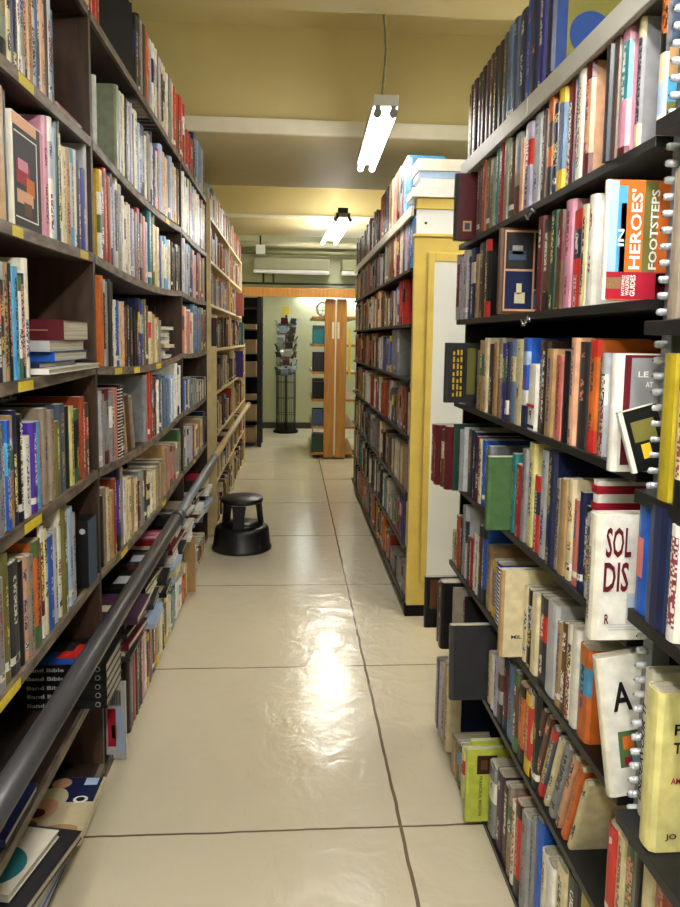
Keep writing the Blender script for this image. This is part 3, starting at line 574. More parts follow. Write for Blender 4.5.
  (4.5177,4.5757,-0.635,1.053,0.1772,'sage','',0),  (4.5769,4.6293,-0.635,1.053,0.1769,'grey','',0),  (4.6305,4.7038,-0.635,1.053,0.1734,'sage','',0),
  (4.705,4.7518,-0.635,1.053,0.161,'grey','',0),  (4.7543,4.8056,-0.635,1.0564,0.1436,'ivory','',0),  (4.8068,4.878,-0.635,1.0564,0.141,'brown','',0),
  (4.8792,4.919,-0.635,1.0564,0.133,'ivory','',0),  (4.9202,4.99,-0.635,1.0564,0.1369,'grey','',0),  (4.9912,5.0492,-0.635,1.0564,0.1366,'ivory','',0),
  (5.0504,5.0996,-0.635,1.0564,0.1393,'cream','',0),  (5.103,5.1518,-0.635,1.065,0.1467,'plum','',0),  (5.153,5.186,-0.635,1.065,0.1452,'cream','',0),
 ]),
 ('M5','L',[
  (2.3347,2.3577,-0.635,0.7231,0.244,'black','',0),  (2.3603,2.403,-0.635,0.7209,0.2657,'taupe','',1),  (2.4045,2.4489,-0.635,0.7183,0.2552,'cream','',1),
  (2.4503,2.4965,-0.635,0.7158,0.2406,'tan','',1),  (2.4997,2.5406,-0.635,0.7134,0.2764,'rust','',1),  (2.5445,2.6013,-0.635,0.71,0.3134,'purple','',1),
  (2.6025,2.6468,-0.635,0.71,0.3011,'grey','',1),  (2.6481,2.6783,-0.635,0.7065,0.2585,'white','',0),  (2.6795,2.7176,-0.635,0.7065,0.255,'cream','',0),
  (2.7204,2.7792,-0.635,0.7025,0.2377,'cream','',0),  (2.7804,2.8376,-0.635,0.7025,0.236,'tan','',0),  (2.8388,2.9027,-0.635,0.7025,0.2203,'cream','',0),
  (2.9043,2.9312,-0.635,0.7002,0.2017,'maroon','',0),  (2.9343,2.9914,-0.635,0.6994,0.236,'grey','',0),  (2.9938,3.0314,-0.635,0.6985,0.2271,'teal','',0),
  (3.0326,3.0837,-0.635,0.6985,0.2205,'brown','',0),  (3.0866,3.1556,-0.635,0.6981,0.2017,'cream','d',0),  (3.1568,3.2161,-0.635,0.6981,0.1856,'ivory','',0),
  (3.2173,3.2589,-0.635,0.6981,0.1878,'cream','',0),  (3.2601,3.3243,-0.635,0.6981,0.1922,'tan','',0),  (3.3283,3.3722,-0.635,0.7004,0.2011,'taupe','',0),
  (3.3734,3.4283,-0.635,0.7004,0.1864,'tan','',0),  (3.4295,3.4805,-0.635,0.7004,0.1972,'taupe','',0),  (3.4859,3.5507,-0.635,0.7037,0.2603,'tan','',0),
  (3.5519,3.5949,-0.635,0.7037,0.2347,'taupe','',0),  (3.5977,3.6506,-0.635,0.7082,0.2363,'salmon','',0),  (3.6518,3.6965,-0.635,0.7082,0.2248,'grey','',0),
  (3.6977,3.745,-0.635,0.7082,0.2185,'salmon','',0),  (3.7478,3.7946,-0.635,0.7162,0.2024,'taupe','',0),  (3.7958,3.8477,-0.635,0.7162,0.1932,'grey','',0),
  (3.8489,3.8965,-0.635,0.7162,0.2001,'taupe','',0),  (3.8977,3.9426,-0.635,0.7162,0.1961,'grey','',0),  (3.9479,4.008,-0.635,0.7266,0.2511,'green','',0),
  (4.0092,4.026,-0.635,0.7266,0.2295,'brown','',0),  (4.054,4.1078,-0.635,0.7266,0.2508,'green','',0),  (4.109,4.1566,-0.635,0.7266,0.247,'grey','',0),
  (4.1578,4.2038,-0.635,0.7266,0.2263,'green','',0),  (4.2066,4.2647,-0.635,0.7181,0.222,'silver','',0),  (4.2659,4.327,-0.635,0.7181,0.2191,'lavender','',0),
  (4.3282,4.3733,-0.635,0.7181,0.2147,'silver','',0),  (4.3745,4.4214,-0.635,0.7181,0.2131,'lavender','',0),  (4.4226,4.4916,-0.635,0.7181,0.2152,'silver','',0),
  (4.4928,4.5444,-0.635,0.7181,0.21,'grey','',0),  (4.5478,4.6013,-0.635,0.716,0.2162,'rust','',0),  (4.6025,4.6721,-0.635,0.716,0.2025,'cream','',0),
  (4.6733,4.7369,-0.635,0.716,0.2017,'rust','',0),  (4.7406,4.8028,-0.635,0.7188,0.2248,'tan','',0),  (4.804,4.8419,-0.635,0.7188,0.2023,'taupe','',0),
  (4.8431,4.8889,-0.635,0.7188,0.2109,'tan','',0),  (4.8901,4.96,-0.635,0.7188,0.2086,'cream','',0),  (4.9612,4.999,-0.635,0.7188,0.2171,'tan','',0),
  (5.0002,5.0581,-0.635,0.7188,0.2137,'taupe','',0),  (5.062,5.1039,-0.635,0.7278,0.2341,'navy','',0),  (5.1051,5.1631,-0.635,0.7278,0.2199,'indigo','',0),
  (5.1643,5.186,-0.635,0.7278,0.2177,'navy','',0), ]),
 ('M7','L',[
  (2.5212,2.565,-0.6,0.023,0.2839,'darkbrown','',0),  (2.5662,2.5988,-0.6,0.023,0.2742,'grey','',0),  (2.6036,2.648,-0.6,0.023,0.3044,'crimson','',0),
  (2.6492,2.6864,-0.6,0.023,0.2858,'brown','',0),  (2.6903,2.7221,-0.6,0.023,0.3019,'black','',0),  (2.7233,2.7601,-0.6,0.023,0.2762,'darkbrown','',0),
  (2.7626,2.8181,-0.6,0.023,0.2824,'pink','',0),  (2.8205,2.862,-0.6,0.023,0.262,'ivory','',0),  (2.8632,2.8976,-0.6,0.023,0.2396,'brown','',0),
  (2.9015,2.9471,-0.6,0.023,0.2622,'brown','',0),  (2.9483,2.9831,-0.6,0.023,0.2552,'rust','',0),  (2.9862,3.0512,-0.6,0.023,0.258,'black','',0),
  (3.0536,3.1216,-0.6,0.023,0.2581,'tan','',0),  (3.1247,3.1777,-0.6,0.023,0.2535,'cream','',0),  (3.1789,3.2198,-0.6,0.023,0.2512,'ivory','',0),
  (3.2236,3.2788,-0.6,0.023,0.2487,'darkgreen','',0),  (3.28,3.3249,-0.6,0.023,0.2446,'brown','',0),  (3.3282,3.3884,-0.6,0.023,0.2237,'cream','',0),
  (3.3896,3.4364,-0.6,0.023,0.2032,'ivory','',0),  (3.4401,3.4792,-0.6,0.023,0.2071,'teal','',0),  (3.4804,3.5402,-0.6,0.023,0.1942,'grey','',0),
  (3.5414,3.5868,-0.6,0.023,0.1957,'teal','',0),  (3.591,3.6433,-0.6,0.023,0.194,'white','',0),  (3.6445,3.7078,-0.6,0.023,0.1841,'ivory','',0),
  (3.709,3.7856,-0.6,0.023,0.1747,'white','',0),  (3.7887,3.8406,-0.6,0.023,0.1459,'orange','',0),  (3.8418,3.8871,-0.6,0.023,0.1444,'brown','',0),
  (3.8883,3.9299,-0.6,0.023,0.1327,'orange','',0),  (3.935,4.0013,-0.6,0.023,0.1861,'cream','',0),  (4.0025,4.026,-0.6,0.023,0.1722,'tan','',0),
  (4.0709,4.1115,-0.6,0.023,0.172,'tan','',0),  (4.1127,4.1704,-0.6,0.023,0.1588,'cream','',0),  (4.1739,4.2434,-0.6,0.023,0.1605,'maroon','',0),
  (4.2446,4.3009,-0.6,0.023,0.1563,'crimson','',0),  (4.304,4.384,-0.6,0.023,0.132,'ivory','',0),  (4.3852,4.4392,-0.6,0.023,0.13,'cream','',0),
  (4.4423,4.482,-0.6,0.023,0.12,'brown','',0),  (4.4832,4.5476,-0.6,0.023,0.12,'darkbrown','',0),  (4.5488,4.5845,-0.6,0.023,0.12,'brown','',0),
  (4.5857,4.6379,-0.6,0.023,0.12,'darkbrown','',0),  (4.6419,4.6988,-0.6,0.023,0.12,'cream','',0),  (4.7,4.7691,-0.6,0.023,0.12,'tan','',0),
  (4.7703,4.8277,-0.6,0.023,0.12,'cream','',0), ]),
 ('R0','R',[
  (2.5807,2.6116,0.64,2.125,0.2597,'rust','',0),  (2.549,2.5795,0.64,2.125,0.2802,'brown','',0),  (2.4876,2.5468,0.64,2.125,0.2818,'plum','',1),
  (2.4362,2.486,0.64,2.125,0.2845,'charcoal','',1),  (2.3868,2.4346,0.64,2.125,0.2858,'darkbrown','',1),  (2.3334,2.3852,0.64,2.125,0.2859,'plum','',1),
  (2.2825,2.3318,0.64,2.125,0.2872,'brown','',1),  (2.2393,2.2809,0.64,2.125,0.2896,'charcoal','',1),  (2.1871,2.2377,0.64,2.125,0.2885,'darkbrown','',1),
  (2.1376,2.1855,0.64,2.125,0.2899,'slate','',1),  (2.0903,2.136,0.64,2.125,0.2911,'steel','',1),  (2.0405,2.0887,0.64,2.125,0.2913,'slate','',1),
  (1.9803,2.0389,0.64,2.125,0.2897,'navy','',1),  (1.9321,1.9787,0.64,2.125,0.2932,'blue','',1),  (1.8707,1.9305,0.64,2.125,0.2908,'navy','',1),
  (1.8243,1.8691,0.64,2.125,0.2953,'indigo','',1), ]),
 ('R1','R',[
  (2.3171,2.3663,0.615,1.845,0.2219,'brown','',1),  (2.2847,2.3149,0.615,1.845,0.2111,'brown','',0),  (2.2487,2.2835,0.615,1.845,0.229,'rust','',1),
  (2.2009,2.2451,0.615,1.845,0.2218,'olive','',1),  (2.1409,2.1993,0.615,1.845,0.2086,'sage','',1),  (2.1069,2.1393,0.615,1.845,0.229,'teal','',1),
  (2.0521,2.1053,0.615,1.845,0.229,'crimson','',1),  (2.0101,2.0505,0.615,1.845,0.229,'sage','',1),  (1.9565,2.0079,0.615,1.845,0.2048,'brown','',1),
  (1.9044,1.9553,0.615,1.845,0.2152,'grey','r',1),  (1.8704,1.9019,0.615,1.845,0.1907,'peach','',1),  (1.8119,1.8682,0.615,1.845,0.2156,'lavender','',1),
  (1.756,1.8107,0.615,1.845,0.2207,'silver','',1),  (1.7325,1.7538,0.615,1.845,0.229,'black','',1),  (1.7057,1.7303,0.615,1.845,0.2107,'brown','',1),
  (1.6673,1.7045,0.615,1.845,0.229,'orange','3',1),  (1.6368,1.6645,0.615,1.845,0.2041,'navy','',1),  (1.5942,1.6356,0.615,1.845,0.2263,'steel','',1),
  (1.5726,1.592,0.615,1.845,0.229,'rust','',1),  (1.5446,1.571,0.615,1.845,0.229,'maroon','',1),  (1.5252,1.543,0.615,1.845,0.229,'lavender','',1),
  (1.4936,1.5236,0.615,1.845,0.229,'ivory','',1),  (1.4559,1.492,0.615,1.845,0.229,'peach','',1),  (1.3357,1.3716,0.615,1.845,0.2283,'brown','',1),
  (1.2997,1.3345,0.615,1.845,0.229,'pink','t',1),  (1.2585,1.2756,0.615,1.845,0.229,'grey','',1), ]),
 ('R2','R',[
  (2.573,2.6271,0.615,1.575,0.239,'maroon','',1),  (2.5074,2.5703,0.615,1.575,0.2243,'lavender','',1),  (2.4458,2.5062,0.615,1.575,0.239,'silver','',1),
  (2.4034,2.443,0.615,1.575,0.2126,'indigo','',0),  (2.3462,2.4022,0.615,1.575,0.2343,'navy','',1),  (2.2937,2.3429,0.615,1.575,0.2085,'tan','',1),
  (2.2218,2.2915,0.615,1.575,0.2379,'darkbrown','',1),  (2.1708,2.2206,0.615,1.575,0.239,'black','',1),  (1.7064,1.7474,0.615,1.575,0.2305,'maroon','',1),
  (1.6518,1.7042,0.615,1.575,0.217,'brown','',1),  (1.6119,1.6506,0.615,1.575,0.2282,'darkgreen','',1),  (1.5758,1.6091,0.615,1.575,0.2223,'brown','',1),
  (1.5287,1.5746,0.615,1.575,0.2374,'pink','',1),  (1.4753,1.5254,0.615,1.575,0.2073,'red','',1),  (1.4401,1.4731,0.615,1.575,0.2097,'cream','',1),
  (1.4059,1.4389,0.615,1.575,0.2232,'white','',1), ]),
 ('R3','R',[
  (2.2541,2.2899,0.615,1.275,0.1944,'taupe','',0),  (2.1955,2.2519,0.615,1.275,0.2265,'tan','',1),  (2.1517,2.1943,0.615,1.275,0.2339,'cream','',1),
  (2.0954,2.1483,0.615,1.275,0.2155,'darkbrown','',1),  (2.0483,2.0932,0.615,1.275,0.2202,'tan','',1),  (2.0055,2.0471,0.615,1.275,0.2339,'taupe','',1),
  (1.9645,2.0019,0.615,1.275,0.2189,'indigo','',1),  (1.9296,1.9633,0.615,1.275,0.2225,'navy','l',1),  (1.8808,1.9274,0.615,1.275,0.2284,'steel','',1),
  (1.8152,1.8786,0.615,1.275,0.2301,'cream','',1),  (1.772,1.814,0.615,1.275,0.2339,'blue','a',1),  (1.7045,1.7656,0.615,1.275,0.1681,'white','P',1),
  (1.6905,1.7029,0.615,1.275,0.2289,'brown','',0),  (1.6459,1.6886,0.615,1.275,0.2242,'darkbrown','',1),  (1.5933,1.6432,0.615,1.275,0.2079,'tan','',1),
  (1.5381,1.5815,0.615,1.275,0.1951,'salmon','',1),  (1.4988,1.5365,0.615,1.275,0.205,'black','',1),  (1.4652,1.4972,0.615,1.275,0.2339,'peach','',1),
  (1.4085,1.4631,0.615,1.275,0.2255,'charcoal','',1),  (1.3635,1.4069,0.615,1.275,0.2298,'orange','',1),  (1.3455,1.3598,0.615,1.275,0.1961,'olive','',1),
  (1.3237,1.3439,0.615,1.275,0.2045,'silver','',1), ]),
 ('R4','R',[
  (2.5234,2.5892,0.53,0.975,0.213,'crimson','',0),  (2.4741,2.5222,0.53,0.975,0.2193,'maroon','',0),  (2.4395,2.4713,0.545,0.975,0.2069,'brown','',0),
  (2.3938,2.4383,0.545,0.975,0.2236,'maroon','',0),  (2.3804,2.3916,0.565,0.975,0.2353,'darkgreen','',0),  (2.3734,2.3788,0.585,0.975,0.2176,'grey','',0),
  (2.3664,2.3718,0.6,0.975,0.2259,'silver','',0),  (2.3594,2.3648,0.615,0.975,0.2209,'taupe','',0),  (2.2942,2.3572,0.615,0.975,0.2233,'charcoal','',1),
  (2.2491,2.293,0.615,0.975,0.2233,'navy','',1),  (2.2165,2.2456,0.615,0.975,0.2133,'plum','',0),  (2.1844,2.2137,0.615,0.975,0.2088,'cream','',0),
  (2.1517,2.1832,0.615,0.975,0.2104,'blue','',0),  (2.1172,2.1476,0.615,0.975,0.1872,'grey','',0),  (2.0785,2.116,0.615,0.975,0.2017,'grey','',1),
  (1.8385,1.8714,0.615,0.975,0.2188,'teal','',1),  (1.7873,1.835,0.615,0.975,0.1963,'crimson','',1),  (1.7507,1.7857,0.615,0.975,0.246,'grey','',1),
  (1.7031,1.7491,0.615,0.975,0.269,'paleyellow','',1),  (1.6552,1.6961,0.615,0.975,0.193,'red','',1),  (1.6022,1.6536,0.615,0.975,0.2654,'silver','',1),
  (1.558,1.6006,0.615,0.975,0.269,'navy','',1),  (1.5297,1.5522,0.615,0.975,0.2123,'taupe','',1),  (1.4863,1.5275,0.615,0.975,0.2184,'tan','',1),
  (1.4568,1.4851,0.615,0.975,0.2267,'cream','',1),  (1.4188,1.4515,0.615,0.975,0.188,'salmon','',1),  (1.3969,1.4172,0.615,0.975,0.2113,'navy','',1),
  (1.3754,1.3936,0.615,0.975,0.187,'black','',1),  (1.346,1.373,0.615,0.975,0.1785,'slate','',1), ]),
 ('R5','R',[
  (2.519,2.5578,0.615,0.67,0.12,'cream','',0),  (2.4888,2.5178,0.615,0.67,0.12,'tan','',0),  (2.4431,2.486,0.615,0.67,0.1935,'rust','',0),
  (2.405,2.4419,0.615,0.67,0.1977,'brown','',0),  (2.3693,2.4022,0.615,0.67,0.2514,'grey','',0),  (2.3371,2.3681,0.615,0.67,0.2562,'silver','',0),
  (2.2916,2.3272,0.615,0.67,0.1618,'brown','',0),  (2.2508,2.2904,0.615,0.67,0.1694,'crimson','',0),  (2.2163,2.248,0.615,0.67,0.1961,'ivory','',0),
  (2.177,2.2151,0.615,0.67,0.1974,'white','',0),  (2.1354,2.1742,0.615,0.67,0.2414,'brown','',1),  (2.0981,2.1342,0.615,0.67,0.2475,'blue','',1),
  (2.039,2.0916,0.615,0.67,0.201,'tan','',1),  (1.9795,2.0344,0.615,0.67,0.1728,'grey','',1),  (1.9256,1.9775,0.615,0.67,0.1844,'indigo','s',1),
  (1.7023,1.7313,0.615,0.67,0.1993,'cream','',1),  (1.6723,1.7002,0.615,0.67,0.2023,'black','',1),  (1.6263,1.6695,0.615,0.67,0.2044,'cream','',1),
  (1.5764,1.6251,0.615,0.67,0.2155,'charcoal','',1),  (1.5123,1.573,0.615,0.67,0.2254,'silver','',1),  (1.4742,1.5077,0.615,0.67,0.1963,'tan','',1),
  (1.4516,1.4726,0.615,0.67,0.208,'brown','',1),  (1.4242,1.4499,0.615,0.67,0.2159,'ivory','',1),  (1.3896,1.422,0.615,0.67,0.22,'white','',1),
  (1.3331,1.3857,0.615,0.67,0.2011,'orange','k',1), ]),
 ('R6','R',[
  (2.4366,2.4735,0.545,0.395,0.2238,'charcoal','',0),  (2.3834,2.4354,0.545,0.395,0.244,'black','',0),  (2.3758,2.3812,0.58,0.395,0.2305,'taupe','',0),
  (2.3688,2.3742,0.615,0.395,0.2244,'silver','',0),  (2.3618,2.3672,0.615,0.395,0.1907,'crimson','',0),  (2.3548,2.3602,0.615,0.395,0.1932,'tan','',0),
  (2.3478,2.3532,0.615,0.395,0.2076,'charcoal','',0),  (2.0328,2.0863,0.615,0.395,0.1417,'orange','',0),  (1.9951,2.0306,0.615,0.395,0.1584,'cream','',0),
  (1.9608,1.9939,0.615,0.395,0.1704,'white','',0),  (1.9246,1.9576,0.615,0.395,0.1865,'lavender','',0),  (1.8832,1.9234,0.615,0.395,0.1983,'silver','3',1),
  (1.8457,1.8805,0.615,0.395,0.2153,'maroon','',1),  (1.7838,1.8428,0.615,0.395,0.2184,'steel','',1),  (1.7415,1.7808,0.615,0.395,0.2207,'brown','',1),
  (1.6888,1.7378,0.615,0.395,0.2115,'orange','',1),  (1.6397,1.6859,0.615,0.395,0.2157,'red','',1),  (1.5842,1.6239,0.615,0.395,0.244,'black','',1),
  (1.182,1.2208,0.615,0.395,0.1937,'red','',1),  (1.1437,1.1785,0.615,0.395,0.2028,'cream','',1),  (1.1145,1.1425,0.615,0.395,0.2122,'green','',1),
  (1.0863,1.1051,0.615,0.395,0.244,'black','',1),  (1.0464,1.0837,0.615,0.395,0.244,'cream','',1),  (0.9972,1.0436,0.615,0.395,0.244,'rust','',1),
 ]),
 ('R7','R',[
  (2.5349,2.5703,0.57,0.022,0.2583,'grey','',0),  (2.5012,2.5337,0.57,0.022,0.2679,'charcoal','',0),  (2.4606,2.4984,0.57,0.022,0.2863,'lavender','',0),
  (2.433,2.4594,0.57,0.022,0.2998,'silver','',0),  (2.3897,2.4286,0.57,0.022,0.3124,'tan','',0),  (2.3511,2.3885,0.57,0.022,0.3125,'cream','',0),
  (2.3435,2.3489,0.615,0.022,0.2314,'navy','',0),  (2.2276,2.2765,0.57,0.022,0.12,'tan','',0),  (2.1724,2.226,0.57,0.022,0.1274,'olive','',0),
  (2.1319,2.1697,0.57,0.022,0.1528,'grey','',0),  (2.0945,2.1307,0.57,0.022,0.16,'paleyellow','',0),  (1.9058,1.9742,0.615,0.022,0.2165,'grey','',1),
  (1.8492,1.9046,0.615,0.022,0.2317,'plum','',1),  (1.7912,1.8433,0.615,0.022,0.2309,'darkbrown','',1),  (1.7612,1.7896,0.615,0.022,0.2578,'taupe','',1),
  (1.7295,1.7569,0.615,0.022,0.2367,'ivory','',1),  (1.6818,1.7279,0.615,0.022,0.2625,'red','',1),  (1.6244,1.6777,0.615,0.022,0.2654,'grey','',1),
  (1.5853,1.6232,0.615,0.022,0.2833,'grey','',1),  (1.5432,1.5821,0.615,0.022,0.3146,'blue','',1),  (1.4988,1.5351,0.615,0.022,0.2681,'ivory','',1),
  (1.4507,1.4976,0.615,0.022,0.2712,'white','',1),  (1.3869,1.4475,0.615,0.022,0.3115,'cream','',1),  (1.3231,1.3839,0.615,0.022,0.3378,'black','',1),
  (1.2645,1.3202,0.615,0.022,0.342,'mustard','',1),  (1.2019,1.2616,0.615,0.022,0.342,'white','',1),  (1.1372,1.1991,0.615,0.022,0.342,'crimson','',1),
 ]),
 ('N0','R',[
  (5.0843,5.1408,0.635,2.195,0.31,'red','',0),  (5.036,5.0831,0.635,2.195,0.31,'rust','',0),  (4.9747,5.0348,0.635,2.195,0.31,'red','',0),
  (4.9172,4.9719,0.635,2.195,0.31,'charcoal','',0),  (4.8708,4.916,0.635,2.195,0.31,'black','',0),  (4.8083,4.868,0.635,2.195,0.31,'navy','',0),
  (4.7556,4.8071,0.635,2.195,0.31,'indigo','',0),  (4.6962,4.7544,0.635,2.195,0.31,'navy','',0),  (4.6354,4.6934,0.635,2.195,0.31,'cream','',0),
  (4.5814,4.6342,0.635,2.195,0.31,'tan','',0),  (4.5215,4.5786,0.635,2.195,0.31,'salmon','',0),  (4.4878,4.5203,0.635,2.195,0.31,'cream','',0),
  (4.434,4.4866,0.635,2.195,0.31,'salmon','',0),  (4.373,4.4328,0.635,2.195,0.31,'cream','',0),  (4.3261,4.3718,0.635,2.195,0.31,'salmon','',0),
  (4.2568,4.3233,0.635,2.195,0.31,'brown','',0),  (4.2088,4.2556,0.635,2.195,0.31,'teal','',0),  (4.1614,4.2056,0.635,2.195,0.31,'grey','',0),
  (4.0948,4.1602,0.635,2.195,0.31,'crimson','',0),  (4.0275,4.092,0.635,2.195,0.31,'skyblue','',0),  (3.9714,4.0263,0.635,2.195,0.31,'brown','',0),
  (3.9201,3.9702,0.635,2.195,0.31,'skyblue','',0),  (3.8504,3.9151,0.635,2.195,0.2803,'steel','',0), ]),
 ('N1','R',[
  (4.8228,4.8652,0.635,1.875,0.27,'grey','',0),  (4.7693,4.8216,0.635,1.875,0.2626,'cream','',0),  (4.7146,4.7681,0.635,1.875,0.27,'grey','',0),
  (4.6592,4.7118,0.635,1.875,0.2689,'taupe','',0),  (4.61,4.658,0.635,1.875,0.27,'tan','',0),  (4.5725,4.6088,0.635,1.875,0.27,'taupe','',0),
  (4.5145,4.5697,0.635,1.875,0.2633,'brown','',0),  (4.4606,4.5133,0.635,1.875,0.27,'rust','',0),  (4.4169,4.4594,0.635,1.875,0.27,'brown','',0),
  (4.3546,4.4141,0.635,1.875,0.27,'ivory','',0),  (4.3117,4.3534,0.635,1.875,0.27,'cream','',0),  (4.2444,4.3089,0.635,1.875,0.2604,'crimson','',0),
  (4.1917,4.2432,0.635,1.875,0.27,'maroon','',0),  (4.1142,4.1895,0.635,1.875,0.27,'white','',0),  (4.0458,4.112,0.635,1.875,0.2645,'cream','',0),
  (3.9884,4.0446,0.635,1.875,0.27,'plum','',0),  (3.9413,3.9856,0.635,1.875,0.2592,'grey','',0),  (3.902,3.9401,0.635,1.875,0.27,'lavender','',0),
  (3.847,3.8992,0.635,1.875,0.2482,'grey','',0),  (3.8039,3.8458,0.635,1.875,0.27,'blue','',0),  (3.7394,3.8011,0.635,1.875,0.2561,'navy','',0),
  (3.696,3.7382,0.635,1.875,0.27,'steel','',0), ]),
 ('N2','R',[
  (4.6977,4.76,0.635,1.585,0.1879,'cream','',0),  (4.6387,4.6965,0.635,1.585,0.1874,'charcoal','',0),  (4.5737,4.6375,0.635,1.585,0.1813,'cream','',0),
  (4.5199,4.5725,0.635,1.585,0.2007,'charcoal','',0),  (4.4731,4.5171,0.635,1.585,0.2121,'grey','',0),  (4.4315,4.4719,0.635,1.585,0.2165,'plum','',0),
  (4.3833,4.4287,0.635,1.585,0.2228,'indigo','',0),  (4.3084,4.3821,0.635,1.585,0.2105,'cream','',0),  (4.2579,4.3072,0.635,1.585,0.2099,'indigo','',0),
  (4.2059,4.2567,0.635,1.585,0.223,'cream','',0),  (4.1431,4.2047,0.635,1.585,0.2283,'indigo','l',0),  (4.1019,4.1403,0.635,1.585,0.251,'red','',0),
  (4.0409,4.1007,0.635,1.585,0.2437,'rust','',0),  (3.9965,4.0397,0.635,1.585,0.2536,'red','',0), ]),
 ('N3','R',[
  (5.1056,5.1592,0.635,1.29,0.2267,'white','',0),  (5.0363,5.1044,0.635,1.29,0.2198,'ivory','',0),  (4.9988,5.0351,0.635,1.29,0.2107,'white','',0),
  (4.9321,4.9976,0.635,1.29,0.2114,'cream','',0),  (4.8754,4.9309,0.635,1.29,0.2335,'white','',0),  (4.8038,4.8726,0.635,1.29,0.2288,'blue','',0),
  (4.7447,4.8026,0.635,1.29,0.2261,'brown','',0),  (4.6896,4.7435,0.635,1.29,0.21,'blue','',0),  (4.6392,4.6884,0.635,1.29,0.2266,'brown','',0),
  (4.573,4.638,0.635,1.29,0.2136,'blue','',0),  (4.5067,4.5718,0.635,1.29,0.2169,'grey','',0),  (4.4544,4.5055,0.635,1.29,0.2325,'blue','',0),
  (4.3659,4.433,0.635,1.29,0.2674,'grey','',0),  (4.3082,4.3647,0.635,1.29,0.262,'grey','',0),  (4.2575,4.307,0.635,1.29,0.27,'grey','',0),
  (4.2118,4.2563,0.635,1.29,0.2562,'grey','',0),  (4.142,4.2106,0.635,1.29,0.27,'grey','',0), ]),
 ('N4','R',[
  (4.4515,4.5216,0.635,0.985,0.2505,'cream','',0),  (4.3868,4.4503,0.635,0.985,0.255,'white','',0),  (4.3162,4.3806,0.635,0.985,0.2131,'slate','',0),
  (4.254,4.315,0.635,0.985,0.2196,'steel','',0),  (4.1843,4.2507,0.635,0.985,0.2044,'charcoal','',0),  (4.1314,4.1831,0.635,0.985,0.2223,'navy','',0),
  (4.0776,4.1286,0.635,0.985,0.2318,'orange','',0),  (4.0024,4.0764,0.635,0.985,0.2415,'grey','',0),  (3.9438,4.0012,0.635,0.985,0.2507,'orange','',0),
  (3.8826,3.9406,0.635,0.985,0.2331,'maroon','',0),  (3.8306,3.8814,0.635,0.985,0.2324,'brown','',0),  (3.7707,3.8294,0.635,0.985,0.2572,'maroon','',0),
  (3.6992,3.7663,0.635,0.985,0.232,'cream','',0), ]),
 ('N5','R',[
  (4.4704,4.5164,0.635,0.675,0.2138,'brown','',0),  (4.4093,4.4692,0.635,0.675,0.2132,'slate','',0),  (4.365,4.4081,0.635,0.675,0.2097,'brown','',0),
  (4.3203,4.3638,0.635,0.675,0.1999,'slate','',0),  (4.2545,4.3191,0.635,0.675,0.2134,'cream','',0),  (4.2075,4.2533,0.635,0.675,0.215,'slate','',0),
  (4.1472,4.2028,0.635,0.675,0.2243,'cream','',0),  (4.1122,4.146,0.635,0.675,0.2124,'white','',0),  (4.0482,4.111,0.635,0.675,0.2253,'cream','',0),
  (4.0077,4.047,0.635,0.675,0.2263,'white','',0),  (3.9497,4.0036,0.635,0.675,0.2294,'tan','',0),  (3.9148,3.9485,0.635,0.675,0.2149,'cream','',0),
  (3.8608,3.9136,0.635,0.675,0.234,'tan','',0),  (3.8085,3.8572,0.635,0.675,0.2385,'taupe','',0),  (3.7599,3.8073,0.635,0.675,0.2416,'tan','',0),
  (3.7088,3.7587,0.635,0.675,0.2403,'taupe','',0),  (3.696,3.7076,0.635,0.675,0.2505,'grey','',0), ]),
 ('N6','R',[
  (4.401,4.4619,0.635,0.37,0.1244,'silver','',0),  (4.3351,4.3998,0.635,0.37,0.1235,'grey','',0),  (4.2833,4.3339,0.635,0.37,0.1303,'silver','',0),
  (4.2249,4.2805,0.635,0.37,0.1626,'green','',0),  (4.1638,4.2237,0.635,0.37,0.1753,'grey','',0),  (4.1161,4.1626,0.635,0.37,0.1755,'green','',0),
  (4.0528,4.111,0.635,0.37,0.1817,'maroon','',0),  (4.0014,4.0516,0.635,0.37,0.182,'brown','',0),  (3.9587,4.0002,0.635,0.37,0.1822,'maroon','',0),
  (3.9041,3.9559,0.635,0.37,0.2472,'indigo','',0),  (3.845,3.9029,0.635,0.37,0.2489,'navy','',0),  (3.7937,3.8438,0.635,0.37,0.2464,'indigo','',0),
  (3.7483,3.7925,0.635,0.37,0.2528,'navy','',0),  (3.696,3.7434,0.635,0.37,0.2488,'cream','',0), ]),
 ('N7','R',[
  (4.5031,4.5679,0.635,0.085,0.1678,'cream','',0),  (4.4569,4.5019,0.635,0.085,0.1568,'rust','',0),  (4.3893,4.4557,0.635,0.085,0.156,'grey','',0),
  (4.3334,4.3881,0.635,0.085,0.1698,'rust','',0),  (4.2223,4.2752,0.635,0.085,0.12,'grey','',0),  (4.1688,4.2211,0.635,0.085,0.12,'slate','',0),
  (4.1221,4.1676,0.635,0.085,0.12,'grey','',0),  (4.0685,4.1209,0.635,0.085,0.12,'slate','',0),  (3.9751,4.0244,0.635,0.085,0.1595,'taupe','',0),
  (3.9093,3.9739,0.635,0.085,0.1627,'grey','',0),  (3.8428,3.9081,0.635,0.085,0.1593,'taupe','',0),  (3.8054,3.8416,0.635,0.085,0.1747,'grey','',0),
  (3.7362,3.8042,0.635,0.085,0.1762,'taupe','',0), ]),
]
